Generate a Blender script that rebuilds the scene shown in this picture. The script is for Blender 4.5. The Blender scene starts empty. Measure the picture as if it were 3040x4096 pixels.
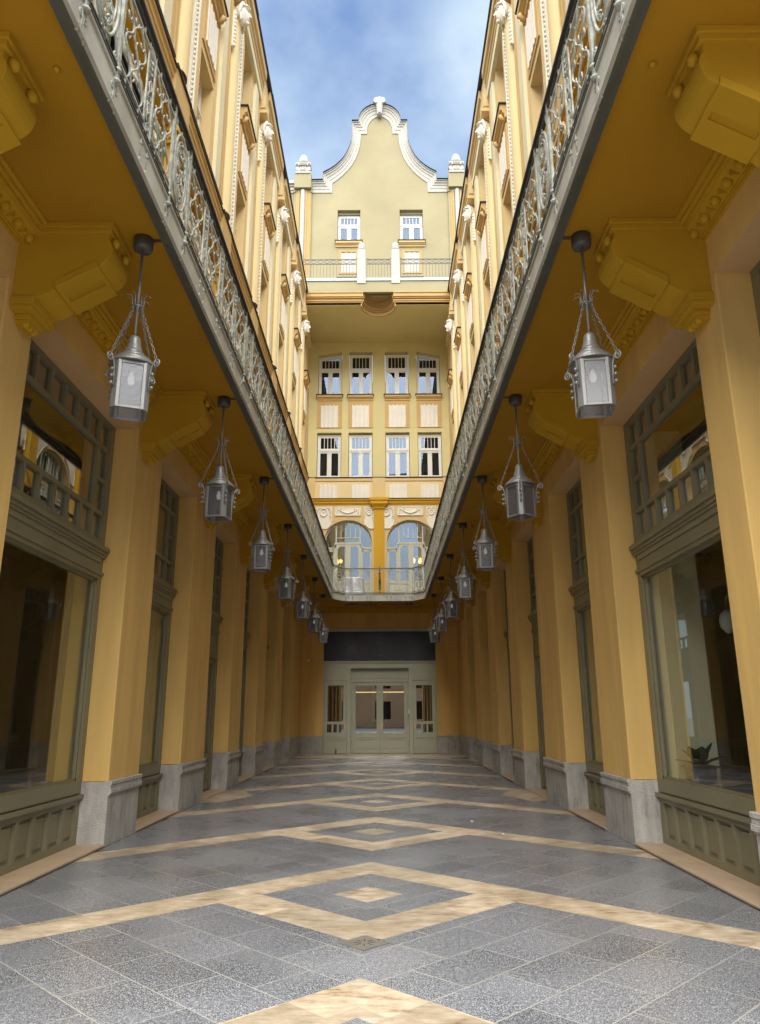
import bpy, bmesh, math, random
from mathutils import Vector, Matrix
R = math.radians
rnd = random.Random(7)
S = bpy.context.scene
COL = S.collection

# ------------------------------------------------------------------ materials
def nt(name):
    m = bpy.data.materials.new(name); m.use_nodes = True
    t = m.node_tree; b = t.nodes['Principled BSDF']
    return m, t, b
def L(t, a, b): t.links.new(a, b)
def noise(t, scale, detail=4, vec=None, rough=.55):
    n = t.nodes.new('ShaderNodeTexNoise'); n.inputs['Scale'].default_value = scale
    n.inputs['Detail'].default_value = detail; n.inputs['Roughness'].default_value = rough
    if vec is not None: L(t, vec, n.inputs['Vector'])
    return n
def ramp(t, fac, stops):
    r = t.nodes.new('ShaderNodeValToRGB'); el = r.color_ramp.elements
    while len(el) < len(stops): el.new(.5)
    for e, (p, c) in zip(el, stops): e.position = p; e.color = (*c, 1)
    L(t, fac, r.inputs[0]); return r
def mul(c, k): return tuple(min(1, x * k) for x in c)
def surf(name, c, rough=.85, var=.10, scale=1.3, bump=.15, bscale=60, metal=0, spec=.5, c2=None, streak=False):
    m, t, b = nt(name)
    g = t.nodes.new('ShaderNodeNewGeometry')
    vec = g.outputs['Position']
    n = noise(t, scale, 5, vec)
    if streak:
        mp = t.nodes.new('ShaderNodeMapping'); mp.inputs['Scale'].default_value = (4, 4, .5)
        L(t, vec, mp.inputs[0]); n = noise(t, scale, 5, mp.outputs[0])
    r = ramp(t, n.outputs[0], [(.3, mul(c, 1 - var)), (.52, c), (.75, c2 if c2 else mul(c, 1 + var))])
    L(t, r.outputs[0], b.inputs['Base Color'])
    b.inputs['Roughness'].default_value = rough; b.inputs['Metallic'].default_value = metal
    b.inputs['Specular IOR Level'].default_value = spec
    if bump:
        n2 = noise(t, bscale, 3, vec)
        bp = t.nodes.new('ShaderNodeBump'); bp.inputs['Strength'].default_value = bump; bp.inputs['Distance'].default_value = .006
        L(t, n2.outputs[0], bp.inputs['Height']); L(t, bp.outputs[0], b.inputs['Normal'])
    return m

M = {}
M['ochre'] = surf('ochre_plaster', (.655, .425, .135), .88, .13, .9, streak=True)
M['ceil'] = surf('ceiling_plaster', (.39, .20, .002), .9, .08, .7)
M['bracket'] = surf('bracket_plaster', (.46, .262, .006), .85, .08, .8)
M['soffit'] = surf('lintel_plaster', (.56, .36, .17), .9, .05, .7)
M['tan'] = surf('tan_plaster', (.69, .515, .25), .88, .07, .9)
M['tan2'] = surf('tan_moulding', (.60, .41, .165), .8, .08, .9)
M['cream'] = surf('cream_plaster', (.76, .62, .33), .88, .05, .9)
M['palestrip'] = surf('pale_strip_plaster', (.74, .68, .46), .88, .05, .9)
M['endwall'] = surf('olive_cream_plaster', (.66, .58, .29), .9, .07, .5, c2=(.72, .65, .34))
M['gable'] = surf('gable_plaster_dimmed', (.345, .295, .165), .9, .10, .45, c2=(.385, .335, .195))  # colour darkened to offset the strong light on gable and terrace
M['yellow'] = surf('golden_plaster', (.62, .35, .018), .8, .06, .9)
M['white'] = surf('white_stucco', (.80, .76, .67), .8, .05, 2)
M['gable_white_dimmed'] = surf('gable_white_stucco_dimmed', (.47, .445, .385), .8, .05, 2)  # copy of the white stucco, light level cut in the colour for the bright gable
M['gable_tan_dimmed'] = surf('gable_tan_plaster_dimmed', (.47, .30, .11), .8, .06, 2)  # copy of the tan moulding, darkened against the strong light up here
M['white_relief'] = surf('white_relief_stucco', (.82, .78, .66), .8, .06, 2)
M['window_white'] = surf('white_window_paint', (.74, .73, .68), .4, .03, 2, 0)
M['olive'] = surf('olive_grey_paint', (.195, .172, .098), .42, .10, 1.2, .1, 25)
M['olive_door'] = surf('sage_grey_paint', (.41, .41, .30), .42, .06, 1.2, .1, 25)
M['sage_light'] = surf('light_sage_paint', (.55, .55, .44), .45, .05, 1.2, .1, 25)
M['iron'] = surf('pale_green_iron', (.38, .39, .33), .5, .4, 12, .5, 90, spec=.4, c2=(.58, .60, .52))
M['darkiron'] = surf('dark_iron', (.055, .055, .05), .5, .3, 8, .3, 60)
M['fascia'] = surf('weathered_fascia_paint', (.44, .43, .37), .5, .22, 2.2, .35, 30, c2=(.54, .53, .47))
M['beam'] = surf('dark_beam_paint', (.088, .094, .078), .5, .2, 2)
M['lead'] = surf('dark_lead_flashing', (.022, .02, .022), .6, .2, 3)
M['bluezinc'] = surf('blue_zinc', (.42, .52, .55), .45, .08, 3, 0)
M['lampmetal'] = surf('grey_lamp_paint', (.235, .235, .222), .38, .08, 5, .1, 60, metal=.35)
M['lampdark'] = surf('dark_lamp_paint', (.075, .075, .075), .4, .1, 5, 0)
M['brass'] = surf('brass', (.75, .55, .25), .3, .05, 5, 0, metal=.9)
M['black'] = surf('black_plastic', (.02, .02, .02), .4, .2, 5, 0)
M['sign'] = surf('black_panel', (.028, .030, .036), .55, .35, 1.8, .1, 20, c2=(.045, .047, .055))
M['whiteplastic'] = surf('white_plastic', (.8, .8, .8), .4, .02, 5, 0)
M['paper'] = surf('dirty_paper', (.42, .41, .38), .9, .1, 9, 0)
M['red'] = surf('red_plastic', (.35, .03, .03), .4, .1, 5, 0)
M['rattan'] = surf('olive_rattan', (.22, .20, .10), .7, .3, 60, .6, 200)
M['leaf'] = surf('leaf_green', (.035, .06, .02), .4, .3, 12, 0)
M['pot'] = surf('grey_pot', (.10, .11, .12), .6, .1, 5, 0)
M['parasol'] = surf('dark_canvas', (.03, .028, .03), .9, .2, 5, 0)
M['plasticwrap'] = surf('plastic_wrap', (.62, .64, .66), .15, .15, 9, .8, 12)
M['roomwall'] = surf('room_plaster', (.50, .42, .27), .9, .1, 1)
M['roomwood'] = surf('room_wood', (.16, .09, .035), .7, .2, 3)
M['roomcool'] = surf('room_cool_strip', (.34, .40, .36), .8, .05, 1)
M['roompale'] = surf('room_pale_partition', (.80, .76, .58), .8, .05, 1)
M['roomdark'] = surf('room_dark', (.03, .022, .015), .9, .2, 1)
M['street'] = surf('street_facade', (.80, .50, .28), .9, .1, .4)
M['asphalt'] = surf('street_paving', (.14, .14, .14), .9, .1, 1)
M['tile'] = surf('roof_tile', (.30, .10, .05), .8, .3, 3)
M['curtain'] = surf('curtain_fabric', (.10, .075, .06), .9, .4, 5)

def stone():
    m, t, b = nt('grey_limestone')
    g = t.nodes.new('ShaderNodeNewGeometry'); v = g.outputs['Position']
    n = noise(t, 2.5, 8, v, .65)
    mp = t.nodes.new('ShaderNodeMapping'); mp.inputs['Scale'].default_value = (6, 6, 1.2); L(t, v, mp.inputs[0])
    n1 = noise(t, 2.2, 6, mp.outputs[0], .6)
    mx = t.nodes.new('ShaderNodeMath'); mx.operation = 'MULTIPLY_ADD'; mx.inputs[1].default_value = .5
    L(t, n.outputs[0], mx.inputs[0])
    m2 = t.nodes.new('ShaderNodeMath'); m2.operation = 'MULTIPLY'; m2.inputs[1].default_value = .5
    L(t, n1.outputs[0], m2.inputs[0]); L(t, m2.outputs[0], mx.inputs[2])
    r = ramp(t, mx.outputs[0], [(.32, (.20, .19, .175)), (.46, (.38, .365, .33)), (.58, (.47, .45, .41)), (.72, (.60, .585, .55))])
    L(t, r.outputs[0], b.inputs['Base Color'])
    b.inputs['Roughness'].default_value = .85
    vo = t.nodes.new('ShaderNodeTexVoronoi'); vo.inputs['Scale'].default_value = 70
    mp2 = t.nodes.new('ShaderNodeMapping'); mp2.inputs['Scale'].default_value = (.5, .5, 1.4); mp2.inputs['Rotation'].default_value = (.3, .2, 0)
    L(t, v, mp2.inputs[0]); L(t, mp2.outputs[0], vo.inputs['Vector'])
    bp = t.nodes.new('ShaderNodeBump'); bp.inputs['Strength'].default_value = .7; bp.inputs['Distance'].default_value = .012
    L(t, vo.outputs['Distance'], bp.inputs['Height']); L(t, bp.outputs[0], b.inputs['Normal'])
    return m
M['stone'] = stone()

def travertine(name, joints=False, base=1.0):
    m, t, b = nt(name)
    g = t.nodes.new('ShaderNodeNewGeometry'); v = g.outputs['Position']
    col, rough = trav_nodes(t, v, base)
    L(t, col, b.inputs['Base Color']); b.inputs['Roughness'].default_value = .42
    return m
def trav_nodes(t, v, base=1.0):
    n0 = noise(t, 1.1, 4, v); n = noise(t, 5, 9, v, .68)
    mp = t.nodes.new('ShaderNodeMapping'); mp.inputs['Scale'].default_value = (1.2, 5, 5); mp.inputs['Rotation'].default_value = (0, 0, .6); L(t, v, mp.inputs[0])
    n2 = noise(t, 4.0, 8, mp.outputs[0], .7)
    a = t.nodes.new('ShaderNodeMath'); a.operation = 'ADD'; L(t, n.outputs[0], a.inputs[0]); L(t, n2.outputs[0], a.inputs[1])
    a2 = t.nodes.new('ShaderNodeMath'); a2.operation = 'MULTIPLY_ADD'; a2.inputs[1].default_value = .42; L(t, a.outputs[0], a2.inputs[0])
    a3 = t.nodes.new('ShaderNodeMath'); a3.operation = 'MULTIPLY'; a3.inputs[1].default_value = .16; L(t, n0.outputs[0], a3.inputs[0]); L(t, a3.outputs[0], a2.inputs[2])
    k = base
    r = ramp(t, a2.outputs[0], [(.39, (.22*k, .13*k, .065*k)), (.455, (.385*k, .30*k, .20*k)), (.53, (.49*k, .40*k, .285*k)), (.64, (.66*k, .58*k, .47*k))])
    return r.outputs[0], None

def floor_mat():
    m, t, b = nt('terrazzo_and_travertine_paving')
    g = t.nodes.new('ShaderNodeNewGeometry'); v = g.outputs['Position']
    sp = t.nodes.new('ShaderNodeSeparateXYZ'); L(t, v, sp.inputs[0])
    def mth(op, a, b_=None, c=None):
        n = t.nodes.new('ShaderNodeMath'); n.operation = op
        for i, x in enumerate((a, b_, c)):
            if x is None: continue
            if isinstance(x, (int, float)): n.inputs[i].default_value = x
            else: L(t, x, n.inputs[i])
        return n.outputs[0]
    x = mth('SUBTRACT', sp.outputs[0], .04); yy = sp.outputs[1]
    ax = mth('MULTIPLY', mth('ABSOLUTE', x), .95)
    yr = mth('SUBTRACT', mth('FLOORED_MODULO', mth('SUBTRACT', yy, 7.12 - 1.81 - 3.62 * 6), 3.62), 1.81)
    def band(val, lo, hi): return mth('MULTIPLY', mth('GREATER_THAN', val, lo), mth('LESS_THAN', val, hi))
    s1 = mth('ADD', yr, ax)
    A = band(s1, .88, 1.47)
    # arms of the next unit toward the viewer wrap below the period
    s1b = mth('SUBTRACT', s1, 3.62); A2 = band(mth('ADD', s1, -3.62), .88, 1.47)
    s2 = mth('SUBTRACT', ax, yr)
    B = mth('MULTIPLY', band(s2, .88, 1.47), mth('LESS_THAN', s1, 1.47))
    C = mth('LESS_THAN', mth('ADD', ax, mth('ABSOLUTE', yr)), .29)
    E_ = mth('GREATER_THAN', yy, 28.75)
    # travertine thresholds in front of the side doors
    P = mth('MULTIPLY', band(mth('ABSOLUTE', yy if False else mth('SUBTRACT', yy, 15.4)), -1, 1.12), mth('GREATER_THAN', mth('ADD', mth('ABSOLUTE', x), mth('MULTIPLY', mth('ABSOLUTE', mth('SUBTRACT', yy, 15.4)), -.35)), 2.42))
    mask = A
    for q in (A2, B, C, E_, P): mask = mth('MAXIMUM', mask, q)
    # joints in the diagonal directions
    xa = mth('ABSOLUTE', x); ud = mth('MULTIPLY', mth('ADD', xa, yy), .7071); vd = mth('MULTIPLY', mth('SUBTRACT', xa, yy), .7071)
    row = mth('FLOOR', mth('DIVIDE', vd, .425))
    off = mth('MULTIPLY', mth('FLOORED_MODULO', row, 2.0), .32)
    ju = mth('ABSOLUTE', mth('SUBTRACT', mth('FLOORED_MODULO', mth('ADD', ud, off), .64), .32))
    jv = mth('ABSOLUTE', mth('SUBTRACT', mth('FLOORED_MODULO', vd, .425), .2125))
    J = mth('MAXIMUM', mth('MULTIPLY', mth('GREATER_THAN', ju, .3160), .95), mth('GREATER_THAN', jv, .2087))
    # per tile random value
    cb = t.nodes.new('ShaderNodeCombineXYZ'); L(t, mth('FLOOR', mth('DIVIDE', mth('ADD', ud, off), .64)), cb.inputs[0]); L(t, row, cb.inputs[1])
    wn = t.nodes.new('ShaderNodeTexWhiteNoise'); L(t, cb.outputs[0], wn.inputs['Vector'])
    # terrazzo speckle
    vo = noise(t, 115, 3, v, .8)
    vo2 = t.nodes.new('ShaderNodeTexVoronoi'); vo2.inputs['Scale'].default_value = 55; L(t, v, vo2.inputs['Vector'])
    vm = noise(t, 34, 3, v, .7)
    vmix = mth('ADD', mth('MULTIPLY', vo.outputs[0], .80), mth('MULTIPLY', vm.outputs[0], .20))
    spk = ramp(t, vmix, [(.40, (.030, .032, .040)), (.475, (.092, .097, .110)), (.545, (.235, .245, .262)), (.61, (.54, .55, .565))])
    big = noise(t, .9, 5, v)
    br = mth('MULTIPLY_ADD', big.outputs[0], .9, mth('MULTIPLY_ADD', wn.outputs['Value'], .22, .48))
    tm = t.nodes.new('ShaderNodeMix'); tm.data_type = 'RGBA'; tm.blend_type = 'MULTIPLY'; tm.inputs[0].default_value = 1
    L(t, spk.outputs[0], tm.inputs[6])
    cc = t.nodes.new('ShaderNodeCombineColor')
    for i in range(3): L(t, br, cc.inputs[i])
    L(t, cc.outputs[0], tm.inputs[7])
    tr, _ = trav_nodes(t, v)
    trm = t.nodes.new('ShaderNodeMix'); trm.data_type = 'RGBA'; trm.blend_type = 'MULTIPLY'; trm.inputs[0].default_value = 1
    L(t, tr, trm.inputs[6]); b2 = mth('MULTIPLY_ADD', wn.outputs['Value'], .40, .74)
    cc2 = t.nodes.new('ShaderNodeCombineColor')
    for i in range(3): L(t, b2, cc2.inputs[i])
    L(t, cc2.outputs[0], trm.inputs[7])
    mj = t.nodes.new('ShaderNodeMix'); mj.data_type = 'RGBA'
    L(t, mth('MULTIPLY', J, .8), mj.inputs[0]); L(t, tm.outputs[2], mj.inputs[6]); mj.inputs[7].default_value = (.42, .40, .34, 1)
    mj2 = t.nodes.new('ShaderNodeMix'); mj2.data_type = 'RGBA'
    L(t, mth('MULTIPLY', J, .55), mj2.inputs[0]); L(t, trm.outputs[2], mj2.inputs[6]); mj2.inputs[7].default_value = (.32, .25, .17, 1)
    fin = t.nodes.new('ShaderNodeMix'); fin.data_type = 'RGBA'
    L(t, mask, fin.inputs[0]); L(t, mj.outputs[2], fin.inputs[6]); L(t, mj2.outputs[2], fin.inputs[7])
    L(t, fin.outputs[2], b.inputs['Base Color'])
    rr = mth('MULTIPLY_ADD', big.outputs[0], .34, .11)
    L(t, mth('ADD', rr, mth('MULTIPLY', mask, .14)), b.inputs['Roughness'])
    b.inputs['Specular IOR Level'].default_value = .5
    bp = t.nodes.new('ShaderNodeBump'); bp.inputs['Strength'].default_value = .12; bp.inputs['Distance'].default_value = .003
    L(t, mth('SUBTRACT', noise(t, 9, 3, v).outputs[0], mth('MULTIPLY', J, .3)), bp.inputs['Height']); L(t, bp.outputs[0], b.inputs['Normal'])
    return m
M['floor'] = floor_mat()
M['trav'] = surf('threshold_stone', (.47, .35, .235), .6, .10, 3, .1, 40)

def glass_mat(name, base_refl=.06, tint=(.9, .93, .9), rough=.0, gl=(.95, .97, 1)):
    m = bpy.data.materials.new(name); m.use_nodes = True; t = m.node_tree; t.nodes.clear()
    o = t.nodes.new('ShaderNodeOutputMaterial')
    tr = t.nodes.new('ShaderNodeBsdfTransparent'); tr.inputs[0].default_value = (*tint, 1)
    gs = t.nodes.new('ShaderNodeBsdfGlossy'); gs.inputs['Roughness'].default_value = rough; gs.inputs[0].default_value = (*gl, 1)
    fr = t.nodes.new('ShaderNodeFresnel')
    ge = t.nodes.new('ShaderNodeNewGeometry'); io = t.nodes.new('ShaderNodeMath'); io.operation = 'MULTIPLY_ADD'; io.inputs[1].default_value = 1 / 1.52 - 1.52; io.inputs[2].default_value = 1.52
    L(t, ge.outputs['Backfacing'], io.inputs[0]); L(t, io.outputs[0], fr.inputs['IOR'])   # same pane, seen from either face
    ma = t.nodes.new('ShaderNodeMath'); ma.operation = 'MULTIPLY_ADD'; ma.inputs[1].default_value = 1.0; ma.inputs[2].default_value = base_refl; ma.use_clamp = True
    L(t, fr.outputs[0], ma.inputs[0])
    mx = t.nodes.new('ShaderNodeMixShader'); L(t, ma.outputs[0], mx.inputs[0]); L(t, tr.outputs[0], mx.inputs[1]); L(t, gs.outputs[0], mx.inputs[2])
    L(t, mx.outputs[0], o.inputs[0]); return m
M['glass'] = glass_mat('shop_glass', .02, (.88, .90, .86))
M['transomglass'] = glass_mat('transom_glass', .14, (.86, .88, .84), 0, (1, 1, 1))
M['doorglass'] = glass_mat('door_glass', .16, (.72, .72, .70))
M['archglass'] = glass_mat('arch_glass', .32, (.55, .56, .56), 0, (.92, .96, 1))
M['upglass'] = glass_mat('window_glass', .02, (.50, .53, .56), 0, (.62, .76, 1))
M['lampglass'] = None
def lampglass():
    m = bpy.data.materials.new('frosted_lantern_glass'); m.use_nodes = True; t = m.node_tree; t.nodes.clear()
    o = t.nodes.new('ShaderNodeOutputMaterial')
    tr = t.nodes.new('ShaderNodeBsdfTransparent'); tr.inputs[0].default_value = (.80, .80, .82, 1)
    df = t.nodes.new('ShaderNodeBsdfTranslucent'); df.inputs[0].default_value = (.36, .345, .345, 1)
    d2 = t.nodes.new('ShaderNodeBsdfDiffuse'); d2.inputs[0].default_value = (.27, .265, .28, 1)
    gs = t.nodes.new('ShaderNodeBsdfGlossy'); gs.inputs['Roughness'].default_value = .22
    g = t.nodes.new('ShaderNodeNewGeometry'); n = noise(t, 55, 3, g.outputs['Position'])
    bp = t.nodes.new('ShaderNodeBump'); bp.inputs['Strength'].default_value = .5; bp.inputs['Distance'].default_value = .004
    L(t, n.outputs[0], bp.inputs['Height']); L(t, bp.outputs[0], gs.inputs['Normal'])
    a = t.nodes.new('ShaderNodeMixShader'); a.inputs[0].default_value = .45; L(t, df.outputs[0], a.inputs[1]); L(t, d2.outputs[0], a.inputs[2])
    b = t.nodes.new('ShaderNodeMixShader'); b.inputs[0].default_value = .38; L(t, tr.outputs[0], b.inputs[1]); L(t, a.outputs[0], b.inputs[2])
    c = t.nodes.new('ShaderNodeMixShader'); c.inputs[0].default_value = .07; L(t, b.outputs[0], c.inputs[1]); L(t, gs.outputs[0], c.inputs[2])
    L(t, c.outputs[0], o.inputs[0]); return m
M['lampglass'] = lampglass()
def emis(name, c, s):
    m, t, b = nt(name); b.inputs['Emission Color'].default_value = (*c, 1); b.inputs['Emission Strength'].default_value = s
    b.inputs['Base Color'].default_value = (*c, 1); return m
M['warmlamp'] = emis('lit_warm_glass', (1, .62, .18), 1.6)
M['ledstrip'] = emis('lit_led_strip', (1, .62, .25), 1.2)
M['bulb'] = emis('white_bulb', (1, .97, .9), .25)

# ------------------------------------------------------------------ mesh helpers
class MB:
    def __init__(s): s.v = []; s.f = []; s.sm = []
    def add(s, vs, fs, smooth=False):
        o = len(s.v); s.v += [tuple(p) for p in vs]
        for f in fs: s.f.append(tuple(i + o for i in f)); s.sm.append(smooth)
        return s
    def box(s, x0, x1, y0, y1, z0, z1):
        x0, x1 = min(x0, x1), max(x0, x1); y0, y1 = min(y0, y1), max(y0, y1); z0, z1 = min(z0, z1), max(z0, z1)
        v = [(x0, y0, z0), (x1, y0, z0), (x1, y1, z0), (x0, y1, z0), (x0, y0, z1), (x1, y0, z1), (x1, y1, z1), (x0, y1, z1)]
        return s.add(v, [(0, 3, 2, 1), (4, 5, 6, 7), (0, 1, 5, 4), (1, 2, 6, 5), (2, 3, 7, 6), (3, 0, 4, 7)])
    def prism(s, poly, a, b, axis='x'):
        """extrude 2D poly along axis; poly coords are the other two axes in order (x:(y,z), y:(x,z), z:(x,y))"""
        n = len(poly)
        def P(p, q):
            return {'x': (q, p[0], p[1]), 'y': (p[0], q, p[1]), 'z': (p[0], p[1], q)}[axis]
        v = [P(p, a) for p in poly] + [P(p, b) for p in poly]
        fs = [tuple(range(n))[::-1], tuple(range(n, 2 * n))] + [(i, (i + 1) % n, n + (i + 1) % n, n + i) for i in range(n)]
        return s.add(v, fs)
    def tube(s, pts, r, n=6, closed=False, r2=None, smooth=True):
        pts = [Vector(p) for p in pts]; m = len(pts)
        if m < 2: return s
        vs = []; up = None
        for i, p in enumerate(pts):
            a = pts[(i - 1) % m] if (closed or i > 0) else p
            b = pts[(i + 1) % m] if (closed or i < m - 1) else p
            d = (b - a)
            if d.length < 1e-9: d = Vector((0, 0, 1))
            d.normalize()
            if up is None:
                up = Vector((0, 0, 1)) if abs(d.z) < .9 else Vector((0, 1, 0))
            x = up - d * up.dot(d)
            if x.length < 1e-4: x = d.orthogonal()
            x.normalize(); up = x; y = d.cross(x)
            rr = r if r2 is None else r + (r2 - r) * i / (m - 1)
            for k in range(n):
                t = 2 * math.pi * (k + .5) / n
                vs.append(p + x * math.cos(t) * rr + y * math.sin(t) * rr)
        fs = []
        for i in range(m if closed else m - 1):
            j = (i + 1) % m
            for k in range(n):
                fs.append((i * n + k, i * n + (k + 1) % n, j * n + (k + 1) % n, j * n + k))
        if not closed: fs += [tuple(range(n))[::-1], tuple((m - 1) * n + k for k in range(n))]
        return s.add(vs, fs, smooth)
    def lathe(s, prof, c=(0, 0, 0), n=20, a0=0, a1=360, smooth=True, sx=1, sy=1):
        full = abs(a1 - a0 - 360) < 1e-6; m = n if full else n + 1
        vs = []
        for r, z in prof:
            for k in range(m):
                t = R(a0 + (a1 - a0) * k / n); vs.append((c[0] + r * math.cos(t) * sx, c[1] + r * math.sin(t) * sy, c[2] + z))
        fs = []
        for i in range(len(prof) - 1):
            for k in range(n):
                k2 = (k + 1) % m; fs.append((i * m + k, i * m + k2, (i + 1) * m + k2, (i + 1) * m + k))
        if full:
            if prof[0][0] > 1e-5: fs.append(tuple(range(m))[::-1])
            if prof[-1][0] > 1e-5: fs.append(tuple((len(prof) - 1) * m + k for k in range(m)))
        return s.add(vs, fs, smooth)
    def ball(s, c, r, n=8, sz=1):
        return s.lathe([(r * math.sin(math.pi * i / n) + (0 if 0 < i < n else 0), -r * sz * math.cos(math.pi * i / n)) for i in range(n + 1)], c, n + 2)
    def profile(s, prof, a, b, axis='y'):
        """closed 2D profile swept straight: prof in (x,z) swept along y etc."""
        return s.prism(prof, a, b, axis)
    def build(s, name, mat, parent=None, T=None, bevel=0, recalc=True, loc=None, rotz=None, autosmooth=True):
        me = bpy.data.meshes.new(name)
        vs = [T(*p) for p in s.v] if T else s.v
        me.from_pydata([tuple(p) for p in vs], [], s.f)
        me.polygons.foreach_set('use_smooth', s.sm)
        bm = bmesh.new(); bm.from_mesh(me)
        bmesh.ops.remove_doubles(bm, verts=bm.verts, dist=1e-5)
        if recalc: bmesh.ops.recalc_face_normals(bm, faces=bm.faces)
        bm.to_mesh(me); bm.free()
        me.materials.append(M[mat] if isinstance(mat, str) else mat)
        o = bpy.data.objects.new(name, me); COL.objects.link(o)
        if parent is not None: o.parent = parent
        if loc is not None: o.location = loc
        if rotz is not None: o.rotation_euler = (0, 0, rotz)
        if bevel:
            b = o.modifiers.new('bevel', 'BEVEL'); b.width = bevel; b.segments = 2; b.limit_method = 'ANGLE'; b.angle_limit = R(40)
        return o
def empty(name, loc, label, cat, group=None, rotz=0):
    o = bpy.data.objects.new(name, None); COL.objects.link(o); o.location = loc; o.rotation_euler = (0, 0, rotz)
    tag(o, label, cat, group); return o
def tag(o, label, cat, group=None):
    o['label'] = label; o['category'] = cat
    if group: o['group'] = group
    return o
def copy_tree(o, parent=None, first=True):
    c = o.copy(); COL.objects.link(c)
    if parent is not None: c.parent = parent
    for ch in list(o.children): copy_tree(ch, c, False)
    return c
def dup(o, parent, loc):
    c = copy_tree(o, parent); c.location = loc; return c
def spiral(c, r, turns, a0=0, n=16, r0=.15, flip=1):
    """points of a spiral in the x-z plane, from outside to centre"""
    out = []
    for i in range(n + 1):
        t = i / n; rr = r * (1 - t * (1 - r0)); a = a0 + flip * turns * 2 * math.pi * t
        out.append((c[0] + rr * math.cos(a), c[1], c[2] + rr * math.sin(a)))
    return out

# ------------------------------------------------------------------ layout numbers
LY = [6.17, 9.87, 13.59, 17.2, 20.78, 24.33, 27.93]         # lanterns and brackets
PIL = [(5.87, 6.40), (9.53, 10.69), (12.83, 14.46), (16.62, 17.92), (20.1, 21.47), (23.5, 24.95), (27.1, 28.8)]
CU = [27.94 - 3.58 * k for k in range(7, -1, -1)]            # facade pilaster centres
WX = 3.155; GX = 3.47; FX = 3.2; YE = 31.6; ZC = 5.9; Y0 = 2.95

# ------------------------------------------------------------------ ground
g = MB()
g.add([(-7, -9, 0), (7, -9, 0), (7, 31.9, 0), (-7, 31.9, 0)], [(0, 1, 2, 3)])
o = g.build('pavement', 'floor'); o['kind'] = 'structure'
g = MB(); g.add([(-300, -300, -.012), (300, -300, -.012), (300, 300, -.012), (-300, 300, -.012)], [(0, 1, 2, 3)])
o = g.build('ground', 'asphalt'); o['kind'] = 'structure'

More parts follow.
